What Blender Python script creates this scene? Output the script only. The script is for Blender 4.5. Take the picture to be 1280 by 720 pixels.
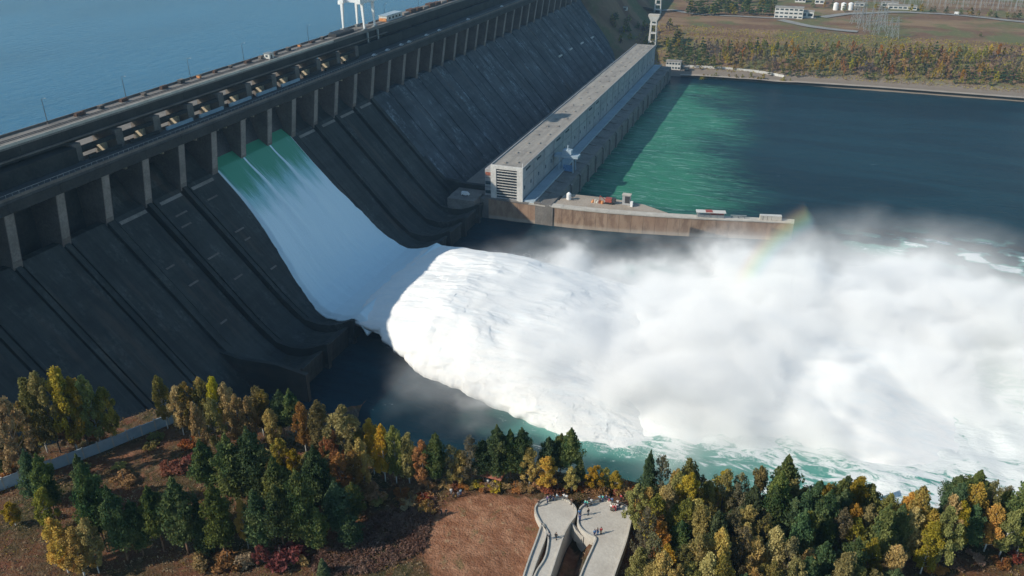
import bpy, bmesh, math, random
import numpy as np
from mathutils import Vector, Matrix
for o in list(bpy.data.objects): bpy.data.objects.remove(o)
random.seed(7); rng = np.random.default_rng(7)
sc = bpy.context.scene; COL = sc.collection
# ---------------------------------------------------------------- camera (X downstream, Y along the dam, Z up, metres, tailwater = 0)
CAM = np.array([252.8, -229.8, 190.0]); TH = math.atan(.51); RZ = math.radians(19.68)
cam = bpy.data.cameras.new('camera'); cam.lens = 28.125; cam.sensor_width = 36; cam.clip_start = 1; cam.clip_end = 20000
co = bpy.data.objects.new('camera', cam); COL.objects.link(co); co.location = CAM
co.rotation_euler = (math.pi/2 - TH, 0, RZ); sc.camera = co
CF = np.array([-math.sin(RZ)*math.cos(TH), math.cos(RZ)*math.cos(TH), -math.sin(TH)])
CR = np.array([math.cos(RZ), math.sin(RZ), 0]); CU = np.cross(CR, CF)
def at(px, py, z=0.0):
    r = CF + CR*(px-640)/1000 + CU*(360-py)/1000
    return CAM + (z-CAM[2])/r[2]*r
def pix(p):
    d = np.array(p, float)-CAM; k = d@CF
    return 640+1000*(d@CR)/k, 360-1000*(d@CU)/k
# ---------------------------------------------------------------- sky and sun
TO_SUN = Vector((-1.18, -.95, 1.0)).normalized()
w = bpy.data.worlds.new('World'); sc.world = w; w.use_nodes = True
nt = w.node_tree; nt.nodes.clear()
sky = nt.nodes.new('ShaderNodeTexSky'); sky.sky_type = 'NISHITA'; sky.sun_disc = False
sky.sun_elevation = math.asin(TO_SUN.z); sky.sun_rotation = math.atan2(TO_SUN.x, TO_SUN.y)
sky.air_density = 1.0; sky.dust_density = .6; sky.ozone_density = 1.5
bg = nt.nodes.new('ShaderNodeBackground'); bg.inputs[1].default_value = .12
wo = nt.nodes.new('ShaderNodeOutputWorld'); tn = nt.nodes.new('ShaderNodeMix'); tn.data_type = 'RGBA'; tn.blend_type = 'MULTIPLY'; tn.inputs[0].default_value = 1; tn.inputs[7].default_value = (.84, 1.02, .98, 1); nt.links.new(sky.outputs[0], tn.inputs[6]); nt.links.new(tn.outputs[2], bg.inputs[0]); nt.links.new(bg.outputs[0], wo.inputs[0])
sl = bpy.data.lights.new('sun', 'SUN'); sl.energy = 4.1; sl.angle = math.radians(.5); sl.color = (1, .91, .77)
so = bpy.data.objects.new('sun', sl); COL.objects.link(so); so.rotation_euler = TO_SUN.to_track_quat('Z', 'Y').to_euler()
sc.view_settings.view_transform = 'Standard'; sc.view_settings.look = 'None'; sc.view_settings.gamma = 1; sc.view_settings.exposure = .1
cy = sc.cycles; cy.use_denoising = True; cy.max_bounces = 14; cy.diffuse_bounces = 3; cy.glossy_bounces = 2; cy.transmission_bounces = 2
cy.volume_bounces = 14; cy.transparent_max_bounces = 4; cy.volume_step_rate = 1.0; cy.volume_max_steps = 256
cy.use_adaptive_sampling = True; cy.adaptive_threshold = .02; cy.sample_clamp_indirect = 6

# ---------------------------------------------------------------- node helpers
class G:
    """tiny expression builder for shader and geometry node trees"""
    def __init__(s, tree): s.t = tree; s.n = tree.nodes; s.l = tree.links
    def node(s, typ, **kw):
        n = s.n.new(typ)
        for k, v in kw.items(): setattr(n, k, v)
        return n
    def put(s, sock, v):
        if hasattr(v, 'links') or isinstance(v, bpy.types.NodeSocket): s.l.new(v, sock)
        else: sock.default_value = v
    def m(s, op, a, b=0.0, c=None, clamp=False):
        n = s.node('ShaderNodeMath', operation=op, use_clamp=clamp)
        s.put(n.inputs[0], a); s.put(n.inputs[1], b)
        if c is not None: s.put(n.inputs[2], c)
        return n.outputs[0]
    def add(s, a, b): return s.m('ADD', a, b)
    def sub(s, a, b): return s.m('SUBTRACT', a, b)
    def mul(s, a, b, clamp=False): return s.m('MULTIPLY', a, b, clamp=clamp)
    def vm(s, op, a, b):
        n = s.node('ShaderNodeVectorMath', operation=op); s.put(n.inputs[0], a); s.put(n.inputs[1], b); return n.outputs[0]
    def ss(s, x, a, b):
        n = s.node('ShaderNodeMapRange', interpolation_type='SMOOTHSTEP'); s.put(n.inputs[0], x)
        n.inputs[1].default_value = a; n.inputs[2].default_value = b; n.inputs[3].default_value = 0; n.inputs[4].default_value = 1
        return n.outputs[0]
    def noise(s, vec, scale, detail=4, rough=.55, dist=0):
        n = s.node('ShaderNodeTexNoise'); s.put(n.inputs['Vector'], vec); n.inputs['Scale'].default_value = scale
        n.inputs['Detail'].default_value = detail; n.inputs['Roughness'].default_value = rough; n.inputs['Distortion'].default_value = dist
        return n.outputs[0]
    def xyz(s, v):
        n = s.node('ShaderNodeSeparateXYZ'); s.put(n.inputs[0], v); return n.outputs
    def vec(s, x, y, z):
        n = s.node('ShaderNodeCombineXYZ')
        for i, v in enumerate((x, y, z)): s.put(n.inputs[i], v)
        return n.outputs[0]
    def mix(s, f, a, b):
        n = s.node('ShaderNodeMix', data_type='RGBA')
        s.put(n.inputs[0], f)
        for q, v in ((6, a), (7, b)):
            if isinstance(v, tuple): n.inputs[q].default_value = (*v, 1)[:4]
            else: s.put(n.inputs[q], v)
        return n.outputs[2]
    def pos(s, obj=False):
        if obj: return s.node('ShaderNodeTexCoord').outputs['Object']
        return s.node('ShaderNodeNewGeometry').outputs['Position']
MATS = {}
def mat(name, build, rough=.8, metal=0.0, bump=None, spec=.5):
    m = bpy.data.materials.new(name); m.use_nodes = True; g = G(m.node_tree)
    b = g.n['Principled BSDF']; b.inputs['Roughness'].default_value = rough; b.inputs['Metallic'].default_value = metal
    b.inputs['Specular IOR Level'].default_value = spec
    c = build(g)
    if isinstance(c, dict):
        for k, v in c.items():
            if k == 'Bump':
                bn = g.node('ShaderNodeBump'); bn.inputs['Strength'].default_value = v[1]; bn.inputs['Distance'].default_value = v[2]
                g.put(bn.inputs['Height'], v[0]); g.l.new(bn.outputs[0], b.inputs['Normal'])
            elif isinstance(v, tuple): b.inputs[k].default_value = (*v, 1)
            else: g.put(b.inputs[k], v)
    elif isinstance(c, tuple): b.inputs['Base Color'].default_value = (*c, 1)
    else: g.l.new(c, b.inputs['Base Color'])
    MATS[name] = m; return m
def worn(a, b2, sc1=.15, sc2=2.0, bump=.3):
    """two tones of one surface broken up by large blotches and fine grain"""
    def f(g):
        p = g.pos(); n1 = g.noise(p, sc1, 6, .6); n2 = g.noise(p, sc2, 3)
        k = g.m('MULTIPLY_ADD', n2, .5, g.mul(n1, .75)); k = g.ss(k, .4, .85)
        return {'Base Color': g.mix(k, a, b2), 'Bump': (n2, bump, .2)}
    return f
def plain(c, v=.25):
    def f(g):
        n = g.noise(g.pos(True), 1.3, 3)
        return g.mix(g.ss(n, .3, .7), tuple(x*(1-v) for x in c), tuple(min(1, x*(1+v)) for x in c))
    return f
def face_mat(dark, light, pale, amt):
    def f(g):
        p = g.pos(); x, y, z = g.xyz(p)
        blot = g.noise(p, .035, 7, .62)
        st = g.noise(g.vec(g.mul(x, .02), g.mul(y, .35), g.mul(z, .02)), 1.0, 5, .6)      # streaks that run down the face
        lift = g.noise(g.vec(0.0, g.mul(y, .03), g.mul(z, .38)), 1.0, 3, .5)             # tone of each pour
        fine = g.noise(p, .6, 5, .65)
        k = g.ss(g.add(g.mul(blot, .8), g.add(g.mul(st, .4), g.mul(lift, .3))), .62, .86)
        base = g.mix(k, dark, light)
        pl = g.mul(g.ss(g.noise(g.vec(g.mul(x, .06), g.mul(y, .13), g.mul(z, .06)), 1.0, 6, .7), .50, .68), g.ss(fine, .38, .62))
        base = g.mix(g.mul(pl, amt), base, pale)
        tone = g.node('ShaderNodeObjectInfo').outputs['Random']; base = g.mix(g.mul(g.sub(1.0, tone), .35), base, dark)
        lime = g.mul(g.ss(g.noise(g.vec(g.mul(x, .012), g.mul(y, .8), g.mul(z, .012)), 1.0, 3, .5), .60, .72), g.ss(g.noise(g.vec(g.mul(x, .05), g.mul(y, .12), g.mul(z, .05)), 1.0, 4, .6), .50, .68)); base = g.mix(g.mul(lime, .45), base, pale)
        wet = g.ss(g.noise(g.vec(g.mul(x, .02), g.mul(y, .16), g.mul(z, .03)), 1.0, 5, .65), .50, .66); base = g.mix(g.mul(wet, .6), base, tuple(v*.6 for v in dark))
        br = g.ss(g.noise(g.vec(g.mul(x, .015), g.mul(y, .09), g.mul(z, .02)), 1.0, 4, .6), .55, .75); base = g.mix(g.mul(br, .5), base, (.105, .070, .048))
        return {'Base Color': base, 'Bump': (g.add(fine, st), .5, .6)}
    return f
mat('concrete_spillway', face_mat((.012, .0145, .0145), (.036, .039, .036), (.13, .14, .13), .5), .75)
mat('concrete_station', face_mat((.030, .037, .046), (.080, .092, .108), (.26, .31, .36), 1.0), .8)  # blue of the distance haze is mixed into these tones
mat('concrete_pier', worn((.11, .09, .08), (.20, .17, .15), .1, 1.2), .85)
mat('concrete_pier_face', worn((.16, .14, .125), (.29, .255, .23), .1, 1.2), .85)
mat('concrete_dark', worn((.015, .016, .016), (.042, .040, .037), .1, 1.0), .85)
mat('concrete_deck', worn((.13, .12, .11), (.24, .22, .20), .12, 1.2), .85)
mat('concrete_pale', worn((.42, .39, .34), (.58, .54, .48), .2, 1.5), .8)
mat('concrete_viewing', worn((.44, .40, .35), (.56, .52, .46), .25, 2.5), .8)
def wallf(g):
    p = g.pos(); x, y, z = g.xyz(p)
    st = g.noise(g.vec(g.mul(x, .25), g.mul(y, .25), g.mul(z, .10)), 1.0, 6, .65)
    big = g.noise(p, .03, 3); c = g.mix(g.ss(st, .38, .62), (.22, .14, .095), (.36, .25, .175))
    c = g.mix(g.mul(g.ss(big, .42, .66), .6), c, (.33, .20, .13))
    low = g.ss(z, 3.2, 1.2)
    return {'Base Color': g.mix(g.mul(low, .55), c, (.46, .40, .33)), 'Bump': (st, .4, .4)}
mat('wall_concrete', wallf, .85)
mat('asphalt', worn((.035, .036, .038), (.075, .076, .08), .1, 1.0), .85)
mat('earth_road', worn((.30, .25, .20), (.42, .36, .30), .1, 1.0), .9)
mat('far_road', worn((.20, .20, .19), (.32, .31, .29), .1, 1.0), .9)
def rooff(g):
    p = g.pos(); x, y, z = g.xyz(p); a = g.noise(g.vec(g.mul(x, .3), g.mul(y, .03), 0.0), 1.0, 6, .7); b = g.noise(p, .6, 5, .7)
    c = g.mix(g.ss(g.add(g.mul(a, .7), g.mul(b, .3)), .38, .62), (.25, .235, .215), (.36, .335, .30)); pt = g.ss(g.noise(p, .06, 3), .56, .62)
    return {'Base Color': g.mix(g.mul(pt, .35), c, (.16, .15, .145)), 'Bump': (b, .3, .2)}
mat('roof_felt', rooff, .85)
mat('plaster', worn((.27, .28, .29), (.41, .41, .41), .06, .6), .8)
mat('plaster_white', worn((.50, .49, .46), (.70, .69, .66), .1, .9), .7)
mat('blue_deck', worn((.28, .37, .44), (.42, .50, .56), .08, .7), .6)
mat('white_paint', plain((.80, .80, .80), .06), .45)
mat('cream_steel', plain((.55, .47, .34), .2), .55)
mat('grey_steel', plain((.26, .28, .29), .2), .5, .3)
mat('lattice_steel', plain((.34, .36, .37), .15), .5, .2)
mat('dark_steel', plain((.06, .06, .065), .3), .5, .3)
mat('red_paint', plain((.34, .08, .06), .3), .6)
mat('rust_dark', plain((.10, .055, .04), .35), .8)
mat('rust_red', plain((.30, .10, .06), .35), .7)
mat('orange_paint', plain((.62, .26, .10), .2), .5)
mat('blue_paint', plain((.12, .25, .45), .2), .5)
mat('green_paint', plain((.10, .42, .30), .2), .5)
mat('rubber', plain((.02, .02, .02), .2), .9)
def glass(g): return {'Base Color': g.mix(g.ss(g.noise(g.pos(), .25, 2), .35, .65), (.02, .035, .045), (.06, .09, .11)), 'Roughness': .12}
mat('window_glass', glass)
# ---------------------------------------------------------------- object helpers
def tag(o, label=None, cat=None, group=None, kind=None):
    if label: o['label'] = label
    if cat: o['category'] = cat
    if group: o['group'] = group
    if kind: o['kind'] = kind
    return o
def thing(name, label, cat, loc=(0, 0, 0), group=None, rz=0):
    o = bpy.data.objects.new(name, None); COL.objects.link(o); o.location = loc; o.rotation_euler.z = rz; o.empty_display_size = 1
    return tag(o, label, cat, group)
def wloc(o):
    v = Vector((0, 0, 0))
    while o: v += Vector(o.location); o = o.parent
    return v
class MB:
    def __init__(s): s.v = []; s.f = []
    def poly(s, vs, fs):
        k = len(s.v); s.v += [tuple(map(float, p)) for p in vs]; s.f += [tuple(i+k for i in f) for f in fs]; return s
    def box(s, x0, x1, y0, y1, z0, z1):
        return s.poly([(x0,y0,z0),(x1,y0,z0),(x1,y1,z0),(x0,y1,z0),(x0,y0,z1),(x1,y0,z1),(x1,y1,z1),(x0,y1,z1)],
                      [(0,3,2,1),(4,5,6,7),(0,1,5,4),(1,2,6,5),(2,3,7,6),(3,0,4,7)])
    def extr_y(s, prof, y0, y1):
        """profile of (x,z) points going round, extruded along Y"""
        n = len(prof); k = [(x, y0, z) for x, z in prof]+[(x, y1, z) for x, z in prof]
        a = sum(prof[i][0]*prof[(i+1) % n][1]-prof[(i+1) % n][0]*prof[i][1] for i in range(n))
        fs = [tuple(range(n)), tuple(range(2*n-1, n-1, -1))]+[(i, i+n, (i+1) % n+n, (i+1) % n) for i in range(n)]
        if a < 0: fs = [f[::-1] for f in fs]
        return s.poly(k, fs)
    def extr_z(s, pts, z0, z1, bevel=0):
        n = len(pts); a = sum(pts[i][0]*pts[(i+1) % n][1]-pts[(i+1) % n][0]*pts[i][1] for i in range(n))
        if a < 0: pts = pts[::-1]
        return s.poly([(x, y, z0) for x, y in pts]+[(x, y, z1) for x, y in pts],
                      [tuple(range(n))[::-1], tuple(range(n, 2*n))]+[(i, (i+1) % n, (i+1) % n+n, i+n) for i in range(n)])
    def bar(s, a, b, r, r2=None, n=4):
        a = Vector(a); b = Vector(b); d = (b-a).normalized(); r2 = r if r2 is None else r2
        u = d.cross(Vector((0, 0, 1)) if abs(d.z) < .9 else Vector((1, 0, 0))).normalized(); v = d.cross(u)
        vs = [tuple(a+(u*math.cos(t)+v*math.sin(t))*r) for t in [math.tau*(i+.5)/n for i in range(n)]]
        vs += [tuple(b+(u*math.cos(t)+v*math.sin(t))*r2) for t in [math.tau*(i+.5)/n for i in range(n)]]
        return s.poly(vs, [tuple(range(n)), tuple(range(2*n-1, n-1, -1))]+[(i, i+n, (i+1) % n+n, (i+1) % n) for i in range(n)])
    def build(s, name, m, parent=None, local=False, smooth=False):
        me = bpy.data.meshes.new(name); off = Vector((0, 0, 0)) if (local or parent is None) else wloc(parent)
        me.from_pydata([(x-off.x, y-off.y, z-off.z) for x, y, z in s.v], [], s.f); me.update()
        for mm in (m if isinstance(m, (list, tuple)) else [m]): me.materials.append(MATS[mm] if isinstance(mm, str) else mm)
        if smooth: me.polygons.foreach_set('use_smooth', [True]*len(me.polygons))
        o = bpy.data.objects.new(name, me); COL.objects.link(o)
        if parent: o.parent = parent
        return o
def child_copy(o, parent, loc=None):
    c = o.copy(); COL.objects.link(c); c.parent = parent
    if loc is not None: c.location = loc
    return c
def copy_tree(root, loc, rz=0, scale=None):
    r = root.copy(); COL.objects.link(r); r.location = loc; r.rotation_euler.z = rz
    if scale: r.scale = (scale, scale, scale) if not isinstance(scale, tuple) else scale
    for ch in list(root.children):
        c = ch.copy(); COL.objects.link(c); c.parent = r
        for g2 in list(ch.children):
            d = g2.copy(); COL.objects.link(d); d.parent = c
    return r
def npmesh(name, V, Fq, m, smooth=True):
    me = bpy.data.meshes.new(name); V = np.asarray(V, np.float32); Fq = np.asarray(Fq, np.int32); k = Fq.shape[1]
    me.vertices.add(len(V)); me.vertices.foreach_set('co', V.ravel())
    me.loops.add(Fq.size); me.loops.foreach_set('vertex_index', Fq.ravel())
    me.polygons.add(len(Fq)); me.polygons.foreach_set('loop_start', np.arange(0, Fq.size, k, dtype=np.int32))
    try: me.polygons.foreach_set('loop_total', np.full(len(Fq), k, np.int32))
    except Exception: pass
    me.polygons.foreach_set('use_smooth', np.full(len(Fq), smooth)); me.update(calc_edges=True); me.validate()
    me.materials.append(MATS[m] if isinstance(m, str) else m); return me
def grid_obj(name, xs, ys, zf, m, attrs=None):
    X, Y = np.meshgrid(xs, ys); Z = zf(X, Y); nx, ny = len(xs), len(ys)
    i = np.arange(nx*ny).reshape(ny, nx)
    Fq = np.stack([i[:-1, :-1], i[:-1, 1:], i[1:, 1:], i[1:, :-1]], -1).reshape(-1, 4)
    me = npmesh(name, np.stack([X, Y, Z], -1).reshape(-1, 3), Fq, m)
    for k, fn in (attrs or {}).items():
        a = me.attributes.new(k, 'FLOAT', 'POINT'); a.data.foreach_set('value', fn(X, Y, Z).astype(np.float32).ravel())
    o = bpy.data.objects.new(name, me); COL.objects.link(o); return o
_perm = rng.random((256, 256))
def vnoise(X, Y, s):
    x = np.asarray(X)/s; y = np.asarray(Y)/s; xi = np.floor(x).astype(int); yi = np.floor(y).astype(int); fx = x-xi; fy = y-yi
    fx = fx*fx*(3-2*fx); fy = fy*fy*(3-2*fy); P = lambda a, b: _perm[a % 256, b % 256]
    return (P(xi, yi)*(1-fx)+P(xi+1, yi)*fx)*(1-fy)+(P(xi, yi+1)*(1-fx)+P(xi+1, yi+1)*fx)*fy
def fbm(X, Y, s, o=4): return sum(vnoise(X+17*k, Y-31*k, s/2**k)/2**k for k in range(o))/sum(1/2**k for k in range(o))
def sstep(x, a, b): t = np.clip((np.asarray(x, float)-a)/(b-a), 0, 1); return t*t*(3-2*t)

# ================================================================ TERRAIN
def near_h(X, Y):
    X = np.asarray(X, float); Y = np.asarray(Y, float)
    ex = np.interp(X, [40, 92, 104, 117, 135, 165, 200, 234, 266, 300, 420], [-235, -158, -134, -112, -108, -106, -103, -96, -90, -82, -74])+3*(fbm(X, Y, 30)-.5)
    k = np.interp(X, [40, 115, 135, 165], [2.0, 2.0, 1.15, 1.0]); d = np.maximum(0, (Y-ex)/k)
    z = 76.5+2.0*(fbm(X, Y, 35)-.5)-np.interp(X, [105, 130], [1.15, 2.3])*np.maximum(0, d-1)*(1+.12*(fbm(X, Y, 22)-.5))
    z = z+(76.5-z)*sstep(Y, -200, -300)*(X < 90)
    z = z+2.5*sstep(X, 290, 340)*sstep(Y, -70, -110)
    ga, gb = at(719, 668, 76), at(699, 740, 76); tt = np.clip(((X-ga[0])*(gb[0]-ga[0])+(Y-ga[1])*(gb[1]-ga[1]))/((gb[0]-ga[0])**2+(gb[1]-ga[1])**2), 0, 1)
    dg = np.hypot(X-ga[0]-tt*(gb[0]-ga[0]), Y-ga[1]-tt*(gb[1]-ga[1])); z = z-4.5*np.exp(-(dg/2.3)**4)
    return np.maximum(z, -6)+0*X
def far_h(X, Y):
    X = np.asarray(X, float); Y = np.asarray(Y, float)
    e = Y-659-2.5*(fbm(X, Y, 30)-.5)-6*sstep(X, 118, 130)*0
    z = np.interp(e, [-8, -1, 3, 16, 30, 75, 140, 250, 400, 900], [-3, -.5, 3.2, 4.2, 8, 21, 31, 36, 42, 46])
    z = z+1.6*(fbm(X, Y, 45)-.5)*sstep(e, 20, 60)
    hill = sstep(X, 62, -12)*sstep(Y, 662, 770)
    z = z*(1-hill)+hill*np.maximum(z, 100)
    return np.where(X < -24, np.where(Y > 800, 103, z), z)
def ray_ground(px, py, h, t0=60, t1=2400):
    r = CF+CR*(px-640)/1000+CU*(360-py)/1000
    t = np.linspace(t0, t1, 6000); P = CAM[:, None]+r[:, None]*t
    k = np.argmax(P[2] <= h(P[0], P[1])); return P[:, k]
CLEAR_C = at(600, 672, 77); 
def soil_attr(X, Y, Z):
    a = at(548, 700, 77); b = at(690, 640, 77)
    d = np.hypot((X-(a[0]+b[0])/2-1.5)/16, (Y-(a[1]+b[1])/2+2)/14.5)
    p = 1-sstep(d+.35*(fbm(X, Y, 7)-.5), .75, 1.15)
    s = at(175, 580, 76); d2 = np.hypot((X-s[0])/10, (Y-s[1])/9); p = np.maximum(p, .45*(1-sstep(d2+.5*(fbm(X, Y, 5)-.5), .6, 1.2)))
    return p
def near_mat(g):
    p = g.pos(); at_ = g.node('ShaderNodeAttribute', attribute_name='soil').outputs['Fac']
    n1 = g.noise(p, .09, 6, .6); n2 = g.noise(p, .8, 5, .65); n3 = g.noise(p, .25, 4, .6, 1.5)
    und = g.mix(g.ss(n1, .38, .62), (.055, .050, .022), (.135, .062, .033))
    und = g.mix(g.ss(n3, .52, .70), und, (.165, .065, .038))
    und = g.mix(g.ss(n2, .48, .72), und, (.17, .12, .07))
    x, y, z = g.xyz(p); rut = g.noise(g.vec(g.mul(x, .22), g.mul(y, .4), 0.0), 1.0, 7, .7)
    soil = g.mix(g.ss(rut, .38, .66), (.235, .105, .058), (.38, .20, .12))
    soil = g.mix(g.ss(n2, .56, .75), soil, (.42, .28, .17)); soil = g.mix(g.mul(g.ss(g.noise(p, .16, 6, .7, 1.0), .50, .64), .7), soil, (.17, .075, .04)); soil = g.mix(g.mul(g.ss(g.noise(g.vm('ADD', p, (40, 10, 0)), .22, 5, .7), .56, .66), .6), soil, (.15, .13, .06))
    k = g.ss(g.add(at_, g.mul(g.sub(n3, .5), .7)), .35, .62)
    nrm = g.node('ShaderNodeNewGeometry').outputs['Normal']; up = g.xyz(nrm)[2]
    c = g.mix(k, und, soil); c = g.mix(g.ss(up, .82, .66), c, g.mix(g.ss(n2, .4, .6), (.035, .035, .032), (.08, .075, .065)))
    return {'Base Color': c, 'Bump': (g.add(n2, g.noise(p, 2.5, 4)), .7, .5)}
mat('near_ground', near_mat, .95, spec=.15)
xs = np.concatenate([np.linspace(-20, 90, 30), np.linspace(93, 380, 190), np.linspace(390, 2400, 40)])
ys = np.concatenate([np.linspace(-1500, -220, 24), np.linspace(-210, -60, 100), np.linspace(-58.5, 6, 40)])
grid_obj('ground', xs, ys, lambda X, Y: near_h(X, Y), 'near_ground', {'soil': soil_attr})['kind'] = 'structure'
def far_mat(g):
    p = g.pos(); x, y, z = g.xyz(p); n1 = g.noise(p, .02, 5, .6); n2 = g.noise(p, .15, 4, .6); n3 = g.noise(g.vec(g.mul(x, .006), g.mul(y, .03), 0.0), 1.0, 4)
    c = g.mix(g.ss(n3, .4, .6), (.16, .095, .06), (.24, .165, .10))
    c = g.mix(g.ss(n1, .46, .60), c, (.13, .135, .06)); c = g.mix(g.mul(g.ss(n2, .5, .75), .6), c, (.28, .18, .11))
    c = g.mix(g.ss(z, 9, 5), c, (.23, .19, .155))
    return {'Base Color': c, 'Bump': (n2, .5, 1.0)}
mat('far_ground', far_mat, .95, spec=.15)
xs = np.concatenate([np.linspace(-1500, -60, 25), np.linspace(-50, 620, 150), np.linspace(640, 2400, 40)])
ys = np.concatenate([np.linspace(648, 820, 70), np.linspace(825, 1300, 70), np.linspace(1320, 2600, 30)])
grid_obj('far_bank_ground', xs, ys, lambda X, Y: far_h(X, Y), 'far_ground')['kind'] = 'structure'
# ================================================================ WATER
def res_mat(g):
    p = g.pos(); x, y, z = g.xyz(p); n = g.noise(g.vec(g.mul(x, .16), g.mul(y, .06), 0.0), 1.0, 7, .7)
    big = g.noise(g.vec(g.mul(x, .006), g.mul(y, .002), 0.0), 1.0, 3)
    c = g.mix(g.ss(big, .35, .65), (.012, .095, .185), (.020, .130, .245))
    return {'Base Color': c, 'Roughness': .25, 'Bump': (n, .8, .9)}
mat('reservoir_water', res_mat)
MBr = MB().box(-1500, -24.2, -1500, 2400, 60, 86.6); ro = MBr.build('reservoir_water', 'reservoir_water'); ro['kind'] = 'structure'
def boil(X, Y):      # where the turbines' tailrace wells up green
    a = np.exp(-((X-150)/52)**2)*sstep(Y, 236, 290)*sstep(Y, 652, 600)
    b = np.exp(-(((X-178)/60)**2+((Y-300)/48)**2)); c = np.exp(-(((X-165)/50)**2+((Y-450)/90)**2))
    return np.clip((.75*a*(.35+1.3*fbm(X, Y, 45))+.75*b+.5*c)*(.55+.8*fbm(X*.7, Y, 34)), 0, 1)
def foam(X, Y):
    n = fbm(X*.8, Y, 16); r = np.hypot((X-235)/190, (Y-75)/78)
    f = np.clip(1.35-r+.9*(n-.5), 0, 1)*sstep(X, 115, 200)*sstep(Y, -12, 16)
    g2 = np.exp(-(((X-362)/58)**2+((Y-246)/24)**2))*sstep(fbm(X*.6, Y, 9), .40, .62)*.95
    g3 = np.exp(-(((X-340)/120)**2+((Y-28)/50)**2))*.85
    return np.clip(np.maximum(np.maximum(f, g2), g3*(.5+.8*n)), 0, 1)
def wave(X, Y):
    f = foam(X, Y); gb = boil(X, Y)
    return (.15+1.7*f+.7*gb)*(fbm(X, Y, 9)-.5)*2+.25*(fbm(X*.5, Y*1.3, 4)-.5)
def riv_mat(g):
    p = g.pos(); x, y, z = g.xyz(p); A = lambda k: g.node('ShaderNodeAttribute', attribute_name=k).outputs['Fac']
    gr, fo = A('green'), A('foam')
    rip = g.noise(g.vec(g.mul(x, .12), g.mul(y, .3), 0.0), 1.0, 6, .65); streak = g.noise(g.vec(g.mul(x, .035), g.mul(y, .22), 0.0), 1.0, 6, .7, .6)
    deep = g.mix(g.ss(g.noise(g.vec(g.mul(x, .006), g.mul(y, .022), 0.0), 1.0, 6, .65, 1.0), .35, .65), (.003, .020, .034), (.006, .036, .054))
    c = g.mix(g.ss(g.add(g.mul(gr, 1.05), g.mul(g.mul(g.sub(streak, .5), g.ss(gr, 0, .35)), 1.5)), .08, 1.05), deep, (.034, .185, .115))
    st = g.mul(g.ss(g.noise(g.vec(g.mul(x, .05), g.mul(y, .36), 0.0), 1.0, 6, .75, 1.2), .52, .68), g.mul(g.ss(gr, .1, .7), .8)); c = g.mix(st, c, (.22, .40, .36))
    c = g.mix(g.ss(fo, .04, .45), c, (.10, .33, .28))
    fn = g.noise(g.vec(g.mul(x, .11), g.mul(y, .26), 0.0), 1.0, 7, .72, .8)
    cap = g.ss(g.add(g.mul(fo, 1.0), g.mul(g.sub(fn, .5), 2.2)), .42, .72); c = g.mix(cap, c, (.80, .84, .84))
    return {'Base Color': c, 'Roughness': g.m('MULTIPLY_ADD', cap, .5, .25), 'Bump': (g.add(rip, g.mul(fn, .6)), .8, .9)}
mat('river_water', riv_mat, spec=.06)
xs = np.concatenate([np.linspace(30, 430, 230), np.linspace(435, 700, 50), np.linspace(720, 2400, 25)])
ys = np.concatenate([np.linspace(-110, 270, 215), np.linspace(274, 662, 110)])
grid_obj('river_water', xs, ys, wave, 'river_water', {'green': lambda X, Y, Z: boil(X, Y), 'foam': lambda X, Y, Z: foam(X, Y)})['kind'] = 'structure'

# ================================================================ DAM
SX = lambda z: -3.5+.93*(65.5-z)          # downstream face
P = 22.0; Y0, Y1 = -9*P, 35*P-4
dam = thing('concrete_dam', 'huge grey concrete gravity dam with a ribbed spillway and a bridge along its crest', 'dam', (0, 300, 0))
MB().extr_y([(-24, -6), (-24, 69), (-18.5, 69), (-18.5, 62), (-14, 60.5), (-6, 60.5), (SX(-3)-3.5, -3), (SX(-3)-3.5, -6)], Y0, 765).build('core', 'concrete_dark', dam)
# face slabs, one per bay, with recessed joints
def slab(y0, y1, lift=0.0, wet=False):
    n = [.72, .69]; pr_ = []
    for z in (66, 55, 40, 25, 10, 3, -4): pr_.append((SX(z)+lift, z))
    return MB().extr_y([(-8, 66)]+pr_+[(SX(-4)-4, -4)], y0, y1)
for n in range(-9, 35):
    y = n*P
    if 0 <= n < 10: continue
    lo = slab(y+2.1, y+P-2.1, -.25 if n < 0 else .12*((n*7) % 3)); lo.build('face_slab', 'concrete_spillway' if n < 0 else 'concrete_station', dam)
for n in range(0, 10):      # overflow bays: rounded crest, chute, flip bucket
    y = n*P; prof = [(-19.5, 70), (-18, 76), (-15.5, 77.3), (-12.5, 74.5), (-9, 68.9), (-6, 66.9)]
    prof += [(SX(z), z) for z in (66, 55, 40, 28, 18)]+[(SX(11)+.6, 11), (SX(6)+2.2, 6.4), (59, 4.4), (65, 4.6), (71, 6.6), (76.5, 10), (77.5, 10), (76.5, 4), (76, -5), (SX(-3)-3, -5), (-12, 60), (-19.5, 60)]
    MB().extr_y(prof, y+2.9, y+P-2.9).build('chute', 'concrete_spillway', dam)
BUCKET = [(SX(z)+1.4, z) for z in (66, 40, 18)]+[(SX(8)+3, 8.4), (60, 7.2), (66, 7.6), (72, 9.6), (77, 12.2), (78.6, 12.2), (78.6, -5), (SX(-3)-3, -5), (-9, 60), (-9, 66)]
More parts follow.
